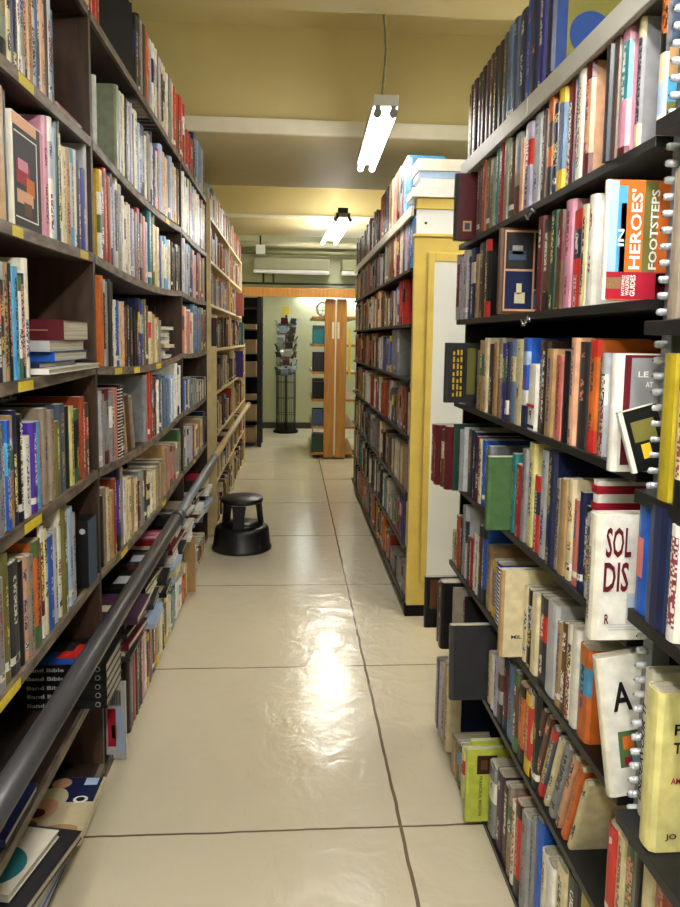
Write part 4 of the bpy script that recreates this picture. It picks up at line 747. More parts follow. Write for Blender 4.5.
REST = [('N0', 5.1434, 2.195, (0.2, 0.27), ['taupe', 'brown', 'olive', 'charcoal', 'maroon']), ('N1', 4.8678, 1.875, (0.2, 0.25), ['taupe', 'grey', 'brown', 'cream', 'silver', 'salmon', 'skyblue']), ('N2', 4.7626, 1.585, (0.2, 0.26), ['tan', 'cream', 'brown', 'orange', 'charcoal', 'ivory']), ('N3', 5.1618, 1.29, (0.19, 0.26), ['tan', 'rust', 'brown', 'cream', 'crimson', 'plum']), ('N4', 4.5242, 0.985, (0.19, 0.26), ['crimson', 'mustard', 'tan', 'white', 'teal', 'rust']), ('N5', 4.519, 0.675, (0.19, 0.26), ['cream', 'grey', 'brown', 'charcoal', 'ivory', 'olive']), ('N6', 4.4645, 0.37, (0.19, 0.25), ['teal', 'tan', 'brown', 'charcoal', 'grey', 'ivory']), ('N7', 4.5705, 0.085, (0.18, 0.25), ['charcoal', 'black', 'brown', 'tan', 'orange', 'grey'])]
SKIP = set()
TXT_L3 = (6, 7)
DIRS = {}
SHELF = {'L0': 'top compartment', 'L1': 'second compartment', 'L2': 'third compartment', 'L3': 'fourth compartment', 'L4': 'fifth compartment',
 'M0': 'top ledge', 'M1': 'first compartment', 'M2': 'second compartment', 'M3': 'third compartment', 'M4': 'fourth compartment', 'M5': 'fifth compartment', 'M7': 'floor shelf',
 'R0': 'top ledge', 'R1': 'first shelf down', 'R2': 'second shelf down', 'R3': 'third shelf down', 'R4': 'fourth shelf down', 'R5': 'fifth shelf down', 'R6': 'sixth shelf down', 'R7': 'bottom shelf',
 'N0': 'top ledge', 'N1': 'first shelf', 'N2': 'second shelf', 'N3': 'third shelf', 'N4': 'fourth shelf', 'N5': 'fifth shelf', 'N6': 'sixth shelf', 'N7': 'bottom shelf'}
CASE = {'L': 'near left bookcase', 'M': 'middle left bookcase', 'R': 'right steel bookcase', 'N': 'yellow-ended bookcase'}
def article_label(key, rows, i):
    b = rows[i]; t = b[1] - b[0]; h = b[4]
    size = ('slim' if t < .018 else 'thick' if t > .045 else '') or ('tall' if h > .27 else 'short' if h < .2 else '')
    near = rows[i - 1] if key[0] in 'LM' and i else (rows[i + 1] if key[0] in 'RN' and i + 1 < len(rows) else None)
    far = rows[i + 1] if key[0] in 'LM' and i + 1 < len(rows) else (rows[i - 1] if key[0] in 'RN' and i else None)
    place = SHELF[key] + ' of ' + CASE[key[0]]
    s = (size + ' ' if size else '') + nice(b[5]) + ' book'
    if len(nice(b[5]).split()) > 1: s = s.replace('slim ', '')
    if near and far: return s + ' between %s and %s ones, %s' % (nice(near[5]), nice(far[5]), place)
    return s + ' at the %s end of row, %s' % ('near' if not near else 'far', place)
ORD = 'first second third fourth fifth sixth seventh eighth ninth tenth eleventh twelfth thirteenth fourteenth fifteenth sixteenth seventeenth eighteenth nineteenth twentieth'.split()
def ordw(n): return ORD[n] if n < 20 else ['twenty-first', 'twenty-second', 'twenty-third', 'twenty-fourth', 'twenty-fifth', 'twenty-sixth', 'twenty-seventh', 'twenty-eighth', 'twenty-ninth', 'thirtieth'][min(n - 20, 9)]
labels = {}
for key, side, rows in ROWS:
    for i, b in enumerate(rows):
        if b[7]: labels[(key, i)] = article_label(key, rows, i)
count = {}
for v in labels.values(): count[v] = count.get(v, 0) + 1
used = set()
for key, side, rows in ROWS:
    near_first = list(range(len(rows))) if key[0] in 'LM' else list(range(len(rows)))[::-1]
    for rank, i in enumerate(near_first):
        if (key, i) in labels and (count[labels[(key, i)]] > 1 or len(labels[(key, i)].split()) > 16):
            b = rows[i]; same = [j for j in near_first if rows[j][5] == b[5]]; n = same.index(i)
            labels[(key, i)] = '%s %s book from near end, %s of %s' % (ordw(n), nice(b[5]), SHELF[key], CASE[key[0]])
REST_BB = BB()
def rest_book(side, y0, y1, xs, z, h, c, opt=''):
    t = y1 - y0; rnd = random.Random(int(y0 * 7919 + z * 77)); d = min(.2, max(.13, .68 * h))
    M = Matrix.Translation((xs, (y0 + y1) / 2, z + .0005)) @ mirror(side)
    REST_BB.cover(t, h, d, spine_bands(h, t, c, opt, rnd), PALN[c], M); REST_BB.pages(t, h, d, M)
BK = {}
GRP = {'L': 'books on the near left bookcase', 'M': 'books on the middle and far left bookcases', 'R': 'books on the right steel bookcase', 'N': 'books on the yellow ended bookcase'}
for key, side, rows in ROWS:
    for i, (y0, y1, xs, z, h, c, opt, ind) in enumerate(rows):
        if (key, i) in SKIP: continue
        xj = xs + (random.Random(i * 7 + len(key)).uniform(-.003, .003) if opt not in ('g', 'm', 'w', 'o') else 0)
        if ind:
            o, t, hh, d = book(side, xj, y0, y1, z, h, c, labels[(key, i)], opt, group=GRP[key[0]])
            if opt == 's':
                m = MB()
                for q in range(int(h / .012)):
                    m.tube((.004, -t / 2, q * .012 + .006), (.007, t / 2, q * .012 + .006), .0022, n=6)
                m.build('spiral_binding', INK['white'], o)
            BK[(key, i)] = (o, t, hh, d)
        else: rest_book(side, y0, y1, xj, z, h, c, opt)
rr = random.Random(5)
def fill(side, x, ya, yb, z, hr, pal, wr=(.016, .045), gap=.03):
    y = ya
    while y < yb - .05:
        w_ = rr.uniform(*wr)
        if rr.random() < gap: y += rr.uniform(.02, .09); continue
        rest_book(side, y + .0008, y + w_ - .0008, x + rr.uniform(-.012, .012), z, rr.uniform(*hr), rr.choice(pal)); y += w_
for key, ya, z, hr, pal in REST: fill('R', .635, ya, 7.0, z, hr, pal)
for z, hr in zip(MZ[1:], [(.2, .26)] * 7): fill('L', 1.235, 3.75, 7.0, z, hr, ['tan', 'navy', 'maroon', 'grey', 'cream'])
warm = ['cream', 'ivory', 'tan', 'orange', 'peach', 'brown', 'white', 'rust', 'grey']; cool = ['charcoal', 'brown', 'tan', 'cream', 'maroon', 'plum', 'taupe', 'olive']
for z, pal, hi in ((2.381, warm, .24), (2.066, warm, .25), (1.746, warm + ['yellow', 'salmon'], .26), (1.416, cool, .26), (1.091, cool, .26), (.771, cool + ['red'], .26), (.411, warm + cool, .26), (.061, cool + ['cream', 'tan'], .26)):
    xc = -.575 if z < 1.42 else -.615
    fill('L', xc, 5.31, 6.84, z, (.16, hi), pal, gap=.2); fill('L', xc, 6.89, 8.44, z, (.16, hi), pal, gap=.1)
fill('L', -.60, .9, 1.48, 1.07, (.2, .27), cool); fill('L', -.62, .9, 1.45, .728, (.2, .27), cool)
for z in (1.536, 1.263, 1.061, .701, .401): fill('R', .58, .47, .93, z, (.17, .22), cool)
ro = REST_BB.build('books', [BOOK, PAGES])
tag(ro, 'remaining small distant books filling the shelves of every bookcase', 'books', None, 'stuff')

# ------------------------------------------------------------------ books with a cover or lettering that can be read
def _cov(o, t, u0, u1, z0, z1, m, name, off):
    # a flat printed area on the near board; u runs from the spine; right-hand books are turned by half a turn, so the board towards the camera is their +Y side
    return MB().box(-u1, -u0, t / 2 + .0001, t / 2 + off, z0, z1).build(name, m, o)
def ctext(o, t, s, m, u, z, width, height, vert=False, name='title'):
    """lettering on the near cover of a right-hand book"""
    if vert: return wtext(name, s, m, o, (-u, t / 2 + .0006, z), (0, 0, 1), (1, 0, 0), width, height)
    return wtext(name, s, m, o, (-u, t / 2 + .0006, z), (-1, 0, 0), (0, 0, 1), width, height)
def stext(o, s, m, z, width, height, y=0, name='spine_title', up=False, x=.0075, bulge=0):
    """lettering down a spine"""
    if up: return wtext(name, s, m, o, (x, y + height / 2, z), (0, 0, 1), (0, -1, 0), width, height)
    return wtext(name, s, m, o, (x, y - height / 2, z), (0, 0, -1), (0, 1, 0), width, height)
def pl_(c): return [(0, .999, PALN[c], None)]
def RB_(xs, y0, y1, z, h, c, label, board=None, depth=.16, lean=0, bands=None, opt='w'):
    return book('R', xs, y0, y1, z, h, c, label, opt, depth, board, lean, 'books with readable covers on the right', bands)
I = INK
# dark red binder sticking out at the far end of the first shelf
o, t, h, d = RB_(.565, 2.44, 2.475, 1.846, .225, 'black', 'dark red book with barcode sticker, sticking out at far end of first shelf', 'maroon', .17)
_cov(o, t, .022, .052, .03, .065, I['peach'], 'barcode_sticker', .0008); _cov(o, t, .028, .046, .036, .058, I['slate'], 'barcode', .0011)
# framed photographs book
o, t, h, d = RB_(.583, 1.955, 1.98, 1.576, .238, 'brown', 'book with framed dark photographs on its cover, second shelf down', 'brown', .17)
for a, b_, c_, d_, cc in ((.008, .165, .008, .232, 'peach'),): _cov(o, t, a, b_, c_, d_, I[cc], 'cover_picture', .0004)
for a, b_, c_, d_, cc in ((.012, .09, .125, .226, 'charcoal'), (.012, .09, .014, .119, 'navy'), (.095, .16, .07, .226, 'darkbrown'), (.095, .16, .014, .066, 'slate')): _cov(o, t, a, b_, c_, d_, I[cc], 'photograph', .0007)
for a, b_, c_, d_, cc in ((.02, .07, .15, .175, 'slate'), (.03, .06, .165, .19, 'grey'), (.04, .07, .03, .06, 'cream'), (.045, .06, .055, .085, 'cream')): _cov(o, t, a, b_, c_, d_, I[cc], 'photograph', .001)
# battlefield guide
o, t, h, d = RB_(.558, 1.236, 1.25, 1.576, .211, 'white', 'bright guide book titled for heroes, cover facing the camera on second shelf', 'orange', .17)
_cov(o, t, .002, .17, .002, .209, I['orange'], 'cover_picture', .0003)
for a, b_, c_, d_, cc in ((.002, .018, .05, .209, 'paleblue'), (.018, .034, .05, .20, 'skyblue'), (.024, .034, .05, .17, 'blue'), (.066, .09, .05, .209, 'olive'), (.002, .17, .002, .05, 'crimson'), (.002, .03, .02, .04, 'tan'), (.094, .13, .004, .048, 'white'), (.1, .112, .012, .046, 'charcoal')): _cov(o, t, a, b_, c_, d_, I[cc], 'cover_picture', .0005)
def ct(s, c, u, z, wd, ht, nm='title'): return wtext(nm, s, I[c], o, (-u, t / 2 + .0004, z), (0, 0, 1), (1, 0, 0), wd, ht)
ct('IN', 'white', .031, .095, .03, .011); ct("HEROES'", 'white', .062, .055, .14, .021); ct('FOOTSTEPS', 'white', .093, .055, .14, .015)
ct('BATTLEFIELD', 'white', .036, .008, .036, .005); ct('WALKING', 'white', .045, .008, .036, .0075); ct('GUIDES', 'white', .056, .007, .038, .0095)
# grey and maroon book whose title begins LE
o, t, h, d = RB_(.560, 1.166, 1.19, 1.276, .205, 'white', 'white and maroon book with grey title panel, cover showing on third shelf', 'white', .17)
_cov(o, t, .010, .17, .012, .203, I['maroon'], 'cover_picture', .0003); _cov(o, t, .022, .17, .095, .198, I['grey'], 'title_panel', .0005)
ctext(o, t, 'LE', I['white'], .034, .165, .018, .010); ctext(o, t, 'AT', I['white'], .048, .148, .013, .009)
# small paperback leaning in front of it
o, t, h, d = RB_(.50, 1.16, 1.178, 1.276, .105, 'white', 'small black and yellow paperback leaning in front of grey titled book', 'black', .06)
o.rotation_euler = (0, math.radians(17), math.pi - .12); o.location = (.575, 1.125, 1.283)
_cov(o, t, .006, .055, .012, .095, I['black'], 'cover_picture', .0003); _cov(o, t, .012, .05, .05, .085, I['olive'], 'cover_picture', .0005); _cov(o, t, .02, .035, .02, .045, I['yellow'], 'cover_picture', .0006)
# green and beige covers turned to the camera
o, t, h, d = RB_(.548, 1.87, 1.90, .976, .205, 'green', 'plain green book with its cover towards the camera, fourth shelf', 'green', .16)
o, t, h, d = RB_(.555, 1.735, 1.76, .671, .235, 'tan', 'beige book with small dark letters low on its cover, fifth shelf', 'cream', .16)
ctext(o, t, 'MIL', I['charcoal'], .025, .05, .028, .010)
# black book with yellow lettering
o, t, h, d = RB_(.538, 2.40, 2.43, 1.283, .208, 'charcoal', 'black book with yellow lines of lettering, sticking out far left, third shelf', 'charcoal', .16)
for k, u in enumerate((.02, .034, .046)):
    for q in range(7):
        wdt = .018 if (q + k) % 3 else .012; _cov(o, t, u, u + .006, .022 + q * .024, .022 + q * .024 + wdt, I['yellow'], 'lettering', .0005)
_cov(o, t, .07, .10, .03, .19, I['olive'], 'cover_picture', .0004)
# maroon and green spines are survey books; white spine carries the letter P
for kk, txt, colr, z, wd, ht in (('P', 'P', 'black', 0, 0, 0),):
    for (key, i), (ob, tt_, hh_, dd_) in BK.items():
        r = dict((k2, r2) for k2, s2, r2 in ROWS)[key][i]
        if r[6] == 'P':
            wtext('spine_title', 'P', I['black'], ob, (.0082, .009, .03), (0, -1, 0), (0, 0, 1), .018, .02)
            MB().box(.0072, .0078, -tt_ * .45, tt_ * .45, .058, .066).build('spine_band', I['red'], ob); MB().box(.0072, .0078, -tt_ * .45, tt_ * .45, .006, .014).build('spine_band', I['navy'], ob)
        if r[6] == 'm': wtext('cover_title', 'MIL', I['charcoal'], ob, (-.02, tt_ / 2 + .0005, .055), (-1, 0, 0), (0, 0, 1), .028, .009)
# two-line title on white
o, t, h, d = RB_(.536, 1.155, 1.188, .976, .226, 'ivory', 'white book with tall narrow maroon capitals on its cover, fourth shelf', 'white', .18)
ctext(o, t, 'SOL', I['maroon'], .012, .150, .046, .054); ctext(o, t, 'DIS', I['maroon'], .011, .088, .045, .054)
ctext(o, t, 'R', I['maroon'], .016, .030, .008, .018)
for k in range(3): _cov(o, t, .025, .14, .018 + k * .005, .0195 + k * .005, I['silver'], 'printed_line', .0005)
_cov(o, t, .055, .10, .03, .085, I['silver'], 'cover_picture', .0005); _cov(o, t, .06, .1, .036, .079, I['paleblue'], 'cover_picture', .0008)
stext(o, 'LOUISIANA WOODEN BOAT', I['charcoal'], .165, .13, .010)
# striped book top behind it
o, t, h, d = RB_(.60, 1.30, 1.325, .976, .255, 'white', 'red and white striped book just behind the white book with maroon capitals', 'white', .17)
for k in range(6): MB().box(-.17, .006, -t / 2 - .0004, t / 2 + .0004, .06 + k * .034, .076 + k * .034).build('red_stripe', I['crimson'], o)
# white book with a tall A
o, t, h, d = RB_(.590, 1.164, 1.186, .671, .268, 'ivory', 'white book with a large black A and small painting on its cover', 'white', .19)
o.rotation_euler.y = math.radians(8.5)
ctext(o, t, 'A', I['black'], .018, .165, .036, .055)
_cov(o, t, .022, .08, .055, .125, I['green'], 'cover_picture', .0005)
for a, b_, c_, d_, cc in ((.03, .05, .09, .115, 'orange'), (.045, .08, .06, .085, 'skyblue'), (.03, .045, .06, .075, 'crimson'), (.055, .07, .095, .12, 'cream')): _cov(o, t, a, b_, c_, d_, I[cc], 'cover_picture', .0008)
# camouflage coloured jacket at the top right
o, t, h, d = RB_(.603, 1.145, 1.168, 1.846, .225, 'black', 'book with pale and olive patches and orange spine lettering, top right corner', 'slate', .16, opt='o')
for a, b_, c_, d_, cc in ((.002, .15, .085, .13, 'tan'), (.02, .15, .12, .20, 'taupe'), (.002, .15, .045, .085, 'skyblue'), (.03, .09, .06, .09, 'olive'), (.002, .15, .015, .045, 'olive')): _cov(o, t, a, b_, c_, d_, I[cc], 'cover_picture', .0004 + .0002 * (cc == 'olive'))
# black jacket with small emblem
o, t, h, d = RB_(.60, 1.345, 1.365, 1.846, .215, 'charcoal', 'black book with small orange emblem on its cover, first shelf right', 'charcoal', .16)
_cov(o, t, .01, .03, .15, .17, I['orange'], 'emblem', .0005)
for k in range(3): _cov(o, t, .008, .036, .10 + k * .014, .104 + k * .014, I['brown'], 'lettering', .0005)
# large blue book with olive arch on the top rail
o, t, h, d = RB_(.60, 1.66, 1.70, 2.126, .31, 'navy', 'large blue book with an olive panel, near end of right top ledge', 'darkblue', .22)
_cov(o, t, .03, .21, .0, .17, I['olive'], 'cover_panel', .0005); _cov(o, t, .03, .21, .20, .206, I['silver'], 'printed_line', .0005)
MB().tube((-.085, t / 2, .085), (-.085, t / 2 + .0012, .085), .05, n=28).build('blue_arch', I['darkblue'], o)
# lime book on the bottom shelf
o, t, h, d = RB_(.547, 1.987, 2.009, .022, .235, 'lime', 'lime green book with small dark picture, sticking out of bottom shelf', 'lime', .2)
_cov(o, t, .028, .09, .155, .215, I['darkbrown'], 'cover_picture', .0005); _cov(o, t, .04, .06, .17, .2, I['brown'], 'cover_picture', .0008)
wtext('title', 'FRANCIS R. MASON', I['olive'], o, (-.036, t / 2 + .0006, .15), (0, 0, -1), (-1, 0, 0), .13, .010)
o, t, h, d = RB_(.57, 2.03, 2.05, .022, .235, 'lime', 'second lime green book directly behind the lime green one', 'lime', .19)
# charcoal slip case jutting out of the sixth shelf
o, t, h, d = RB_(.498, 2.02, 2.05, .396, .23, 'charcoal', 'large plain charcoal cover jutting out from the sixth shelf', 'charcoal', .2, lean=-5)
# dark framed book poking out beside the white panel
o, t, h, d = RB_(.52, 2.57, 2.59, .396, .20, 'black', 'black and rust book sticking furthest out beside the yellow panel', 'black', .14)
_cov(o, t, .015, .05, .075, .19, I['brown'], 'cover_picture', .0005)
# cream leaning group on the sixth shelf
leaners = [(1.735, .028, .235, 'charcoal'), (1.69, .018, .232, 'cream'), (1.655, .020, .23, 'brown'), (1.62, .022, .235, 'brown'), (1.585, .026, .225, 'slate'), (1.545, .018, .22, 'cream'), (1.51, .028, .23, 'grey'), (1.47, .018, .225, 'peach'), (1.435, .022, .22, 'orange'), (1.40, .016, .21, 'cream')]
leanlab = ['leftmost leaning charcoal book', 'cream leaning book with lettered spine', 'darker brown leaning book', 'second brown leaning book nearer the camera', 'slate leaning book', 'cream leaning book beside the slate one', 'grey leaning book', 'peach leaning book', 'orange leaning book', 'rightmost thin cream leaning book']
for (y, tt_, hh_, cc), lb in zip(leaners, leanlab):
    book('R', .615, y - tt_, y, .396, hh_, cc, lb + ' on the sixth shelf down, right steel bookcase', '', .15, None, 20, 'leaning books on the sixth shelf')
# the unit cut by the frame
def RN(xs, y0, y1, z, h, c, label, **k): return book('R', xs, y0, y1, z, h, c, label, k.get('opt', ''), k.get('depth', .16), k.get('board'), 0, 'books at the right edge of the photograph', k.get('bands'))
RN(.565, .995, 1.027, 1.536, .215, 'taupe', 'thick taupe book at right edge beside the bright heroes guide', depth=.17, opt='w')
RN(.565, .955, .99, 1.536, .21, 'cream', 'cream book at right edge beside thick taupe book')
o, t, h, d = RN(.565, .985, 1.025, 1.263, .222, 'mustard', 'olive yellow book at right edge beside grey slotted post', opt='w')
RN(.565, .95, .98, 1.263, .2, 'cream', 'cream book next to the olive yellow book at right edge')
o, t, h, d = RN(.575, 1.05, 1.092, 1.061, .20, 'blue', 'bright blue book by the slotted post, right of the maroon capitals', opt='w')
MB().box(.0078, .0084, -.01, .008, .06, .125).build('spine_lettering', I['salmon'], o)
RN(.568, .98, 1.046, 1.061, .19, 'navy', 'thick navy cloth book beside the bright blue book', opt='w')
RN(.565, .95, .976, 1.061, .175, 'white', 'white and purple book at right edge beside thick navy one')
o, t, h, d = RN(.60, 1.06, 1.088, .702, .258, 'ivory', 'ivory book with black slanted capitals up its spine, beside pale green book', opt='w')
wtext('spine_title', 'ENDEAVOUR TI', I['black'], o, (.0082, .006, .03), (0, 0, 1), (0, -1, 0), .17, .011, shear=.2)
o, t, h, d = RN(.572, .988, 1.028, .702, .262, 'paleyellow', 'pale green book with black and red capitals, lower right edge', opt='w', depth=.17)
wtext('title', 'P', I['black'], o, (-.022, t / 2 + .0006, .195), (-1, 0, 0), (0, 0, 1), .013, .018); wtext('title', 'T', I['black'], o, (-.022, t / 2 + .0006, .165), (-1, 0, 0), (0, 0, 1), .013, .018)
wtext('title', 'AM', I['crimson'], o, (-.021, t / 2 + .0006, .115), (-1, 0, 0), (0, 0, 1), .016, .01); wtext('author', 'JO', I['black'], o, (-.018, t / 2 + .0006, .02), (-1, 0, 0), (0, 0, 1), .018, .012)

# ---- books lying on the yellow-ended case
def RL(x0, x1, y0, y1, z, t, c, label, **k): return flat(x0, x1, y0, y1, z, t, c, label, **k)
RL(.605, .86, 3.62, 3.82, 2.226, .045, 'white', 'white box file at the bottom of the pile on the yellow-ended bookcase', group='white files above the yellow panel')
RL(.645, .88, 3.62, 3.80, 2.272, .045, 'white', 'second white file with bright blue side, in pile above yellow panel', group='white files above the yellow panel')
RL(.635, .88, 3.62, 3.80, 2.318, .035, 'paleblue', 'pale striped file in the pile above yellow panel, under the topmost', group='white files above the yellow panel')
RL(.63, .88, 3.61, 3.80, 2.354, .058, 'ivory', 'topmost ivory file of the pile above the yellow panel', group='white files above the yellow panel')

# ------------------------------------------------------------------ special items in the left bookcases
def fbox(name, x0, x1, y0, y1, z0, z1, m, label, cat, group=None, bevel=.001):
    c = ((x0 + x1) / 2, (y0 + y1) / 2, z0)
    return tag(MB().box(-(x1 - x0) / 2, (x1 - x0) / 2, -(y1 - y0) / 2, (y1 - y0) / 2, 0, z1 - z0).build(name, m, None, bevel, c), label, cat, group)
# face-out picture book, first bay second compartment
o = fbox('book', -.662, -.628, 1.665, 1.865, 1.747, 2.0, INKC('ivory'), 'picture book standing face out, black cover with pink and orange figures', 'book')
def fc(o, y0, y1, z0, z1, m, nm='cover_picture', off=.0004, w=.2, th=.017): return MB().box(th, th + off, y0 - w / 2, y1 - w / 2, z0, z1).build(nm, m, o)
fc(o, .004, .196, .0, .25, I['charcoal'])
for a, b_, c_, d_, cc, of in ((.02, .10, .10, .15, 'crimson', .0007), (.03, .09, .13, .155, 'pink', .0009), (.08, .13, .08, .12, 'orange', .0008), (.02, .12, .055, .085, 'peach', .0009), (.06, .11, .03, .06, 'brown', .0010), (.0, .15, .225, .25, 'peach', .0007), (.175, .196, 0, .25, 'pink', .0007),
    (.01, .15, .21, .213, 'white', .0012), (.147, .15, .02, .213, 'white', .0012), (.01, .15, .02, .023, 'white', .0012)): fc(o, a, b_, c_, d_, I[cc], off=of)
# flat pamphlets in first compartment
flat(-.76, -.63, 2.0, 2.235, 2.1, .010, 'peach', 'thin pinkish pamphlet lying flat at end of top compartment, lower one', group='two flat pamphlets')
flat(-.76, -.632, 1.99, 2.225, 2.111, .009, 'pink', 'thin pink pamphlet lying flat at end of top compartment, upper one', group='two flat pamphlets')
# flat pile with the thick dark red book
zz = 1.4
for t_, c_, xa, xb, ya, yb, lb in ((.014, 'white', -.86, -.60, 1.78, 2.24, 'white folder lying flat under the pile topped by the dark red book'), (.012, 'navy', -.86, -.63, 1.8, 2.1, 'thin dark blue folder low in the pile under the dark red book'),
    (.026, 'blue', -.87, -.625, 1.9, 2.2, 'blue folder lying flat in the middle of the dark red book pile'), (.028, 'silver', -.87, -.63, 1.88, 2.19, 'grey folder lying flat directly under the thick dark red book')):
    flat(xa, xb, ya, yb, zz, t_, c_, lb, group='flat folders under the dark red book'); zz += t_ + .001
o = flat(-.87, -.625, 1.98, 2.22, zz, .056, 'maroon', 'thick dark red book lying flat on top of the folders')
MB().box(-.05, .08, -.1206, -.1201, .026, .029).build('gilt_line', I['tan'], o)
# oversized black book behind the fourth compartment row
o = fbox('book', -.86, -.80, 1.92, 2.12, 1.076, 1.385, INKC('black'), 'oversized black book with white ZZ lettering behind the fourth compartment row', 'book')
wtext('title', 'ZZ', I['silver'], o, (.031, -.05, .235), (0, 1, 0), (0, 0, 1), .12, .045)
# jazz box
o = fbox('book', -.675, -.617, 2.135, 2.225, .728, .935, INKC('black'), 'dark boxed book lettered JAZZ beside the upright, fifth compartment', 'book')
MB().box(.0291, .0297, -.043, .045, 0, .206).build('side_panel', I['slate'], o)
wtext('title', 'JAZZ', I['silver'], o, (.026, -.0452, .10), (0, 0, -1), (-1, 0, 0), .07, .02)
MB().tube((.012, -.0451, .175), (.012, -.0459, .175), .009, n=20).build('emblem', I['silver'], o)
# black spine with white capitals, fourth compartment
for (key, i), (ob, tt_, hh_, dd_) in BK.items():
    if key == 'L3' and i in TXT_L3: wtext('spine_title', 'AND IN THE END', I['white'], ob, (.008, -.009, hh_ * .93), (0, 0, -1), (0, 1, 0), hh_ * .8, .016)
# band bible pile
zz = .373
for k in range(5):
    o = flat(-.84, -.552, 2.065 + .004 * (k % 2), 2.255, zz, .027, 'black', ['bottom', 'second', 'third', 'fourth', 'fifth and topmost'][k] + ' copy of the black Band Bible pile under the pole', group='pile of black Band Bible books')
    wtext('spine_title', 'Band Bible', I['silver'], o, (-.09, -.0972, .008), (1, 0, 0), (0, 0, 1), .11, .012)
    for q in (.118,): MB().tube((q, -.0955, .0135), (q, -.0968, .0135), .008, n=16).tube((q, -.0965, .0135), (q, -.0972, .0135), .0055, n=16, mi=1).build('emblem', [I['grey'], I['black']], o)
    zz += .0278
MB().box(-.10, .10, -.09, .02, .0272, .0277).build('cover_picture', I['blue'], o); MB().box(-.02, .06, -.05, .05, .0276, .0281).build('cover_picture', I['red'], o); MB().box(-.08, .02, .0, .06, .0278, .0283).build('cover_picture', I['charcoal'], o)
# things on the sixth board nearer the camera
o = flat(-.86, -.62, 1.48, 1.68, .373, .02, 'navy', 'dark book with orange flash lying under the pole, lowest open shelf')
MB().box(.0, .10, -.08, -.05, .0195, .0205).build('cover_picture', I['orange'], o)
# bottom shelf
o = flat(-.86, -.585, 1.88, 2.16, .069, .022, 'cream', 'cream and navy picture book lying flat on the lowest left shelf')
def disc(o, x, y, rx, ry, m, z, nm='cover_picture'):
    q = MB(); n = 24; q.v = [(x + rx * math.cos(2 * math.pi * k / n), y + ry * math.sin(2 * math.pi * k / n), z) for k in range(n)] + [(x + rx * math.cos(2 * math.pi * k / n), y + ry * math.sin(2 * math.pi * k / n), z - .0008) for k in range(n)]
    q.face(range(n)); q.face([n + k for k in range(n)][::-1])
    for k in range(n): q.face((k, n + k, n + (k + 1) % n, (k + 1) % n))
    return q.build(nm, m, o)
disc(o, .0, .035, .05, .055, I['cream'], .0236); disc(o, -.005, -.01, .04, .045, I['peach'], .0240); disc(o, -.02, -.03, .025, .02, I['brown'], .0244); disc(o, .09, .03, .022, .016, I['white'], .0236); disc(o, .09, .03, .013, .010, I['black'], .0240); disc(o, .07, -.10, .05, .02, I['tan'], .0236); disc(o, -.05, -.08, .05, .025, I['olive'], .0232); disc(o, .01, .11, .03, .025, I['peach'], .0236)
for a, b_, c_, d_, cc, of in ((-.137, .13, .02, .139, 'navy', .0224), (.08, .12, .10, .135, 'paleblue', .0228)):
    MB().box(a, b_, c_, d_, .0215, of).build('cover_picture', I[cc], o)
zz = .069
for k, (cc, t_, lb) in enumerate((('charcoal', .03, 'lowest dark book'), ('blue', .022, 'blue edged book'), ('grey', .02, 'grey book'), ('charcoal', .022, 'dark magazine'))):
    flat(-.88, -.60 + .006 * k, 1.56, 1.84, zz, t_, cc, lb + ' in the pile at bottom left corner, under the teal cover', rot=-4 * k, group='pile in the bottom left corner'); zz += t_ + .002
o = flat(-.86, -.625, 1.58, 1.8, zz + .006, .02, 'ivory', 'white book with round teal shape on top, bottom left corner', rot=-12)
disc(o, .02, -.03, .085, .07, I['teal'], .0206, 'teal_shape'); MB().box(-.08, 0, -.1, -.075, .0196, .0208).build('orange_shape', I['orange'], o)

# piles of magazines on the sixth board of the middle bay
rm = random.Random(21)
piles = [(2.40, 2.66, .15, 'plum', 'purple covered'), (2.70, 2.93, .155, 'black', 'black covered'), (2.97, 3.17, .17, 'charcoal', 'charcoal covered'), (3.22, 3.44, .20, 'crimson', 'pink and crimson covered'), (3.5, 3.72, .185, 'black', 'plain black topped'), (3.76, 3.98, .2, 'taupe', 'tan topped'), (4.12, 4.38, .22, 'black', 'far black topped'), (4.5, 4.8, .19, 'crimson', 'red and white edged')]
pos = ['topmost', 'second from top', 'third from top', 'fourth from top', 'fifth from top', 'sixth from top', 'seventh from top', 'eighth from top', 'ninth from top', 'tenth from top', 'eleventh from top', 'twelfth from top']
for pi, (ya, yb, H, topc, nm) in enumerate(piles):
    zs = .3735 + sag((ya + yb) / 2, .372) + .0; items = []; zz = zs
    while zz < zs + H:
        t_ = rm.uniform(.010, .030); items.append((zz, t_)); zz += t_ + .0012
    n = len(items)
    for q, (z_, t_) in enumerate(items):
        cc = topc if q == n - 1 else rm.choice(['white', 'ivory', 'charcoal', 'black', 'silver', 'paleblue', 'maroon', 'cream'])
        x1 = -.552 + rm.uniform(-.035, .018)
        o = flat(x1 - rm.uniform(.2, .27), x1, ya + rm.uniform(0, .02), yb - rm.uniform(0, .02), z_, t_, cc, '%s magazine of the %s pile under the pole' % (pos[min(n - 1 - q, 11)], nm), rot=rm.uniform(-5, 5), name='magazine', cat='magazine', group='piles of magazines under the pole')
    w_ = .1
    if pi == 0:
        for a, b_, c_, d_, c2 in ((-.02, .02, -.06, .0, 'cream'), (.03, .06, -.07, -.03, 'orange'), (-.06, -.03, -.03, .04, 'brown')): MB().box(a, b_, c_, d_, t_, t_ + .0005).build('cover_picture', I[c2], o)
    if pi in (1, 2): MB().box(-.03, .08, -.05, .04, t_, t_ + .0005).build('cover_picture', I['silver'], o)
    if pi == 3: MB().box(-.03, .08, -.06, .06, t_, t_ + .0005).build('cover_picture', I['pink'], o); MB().box(0, .04, -.01, .01, t_, t_ + .0008).build('cover_picture', I['crimson'], o)
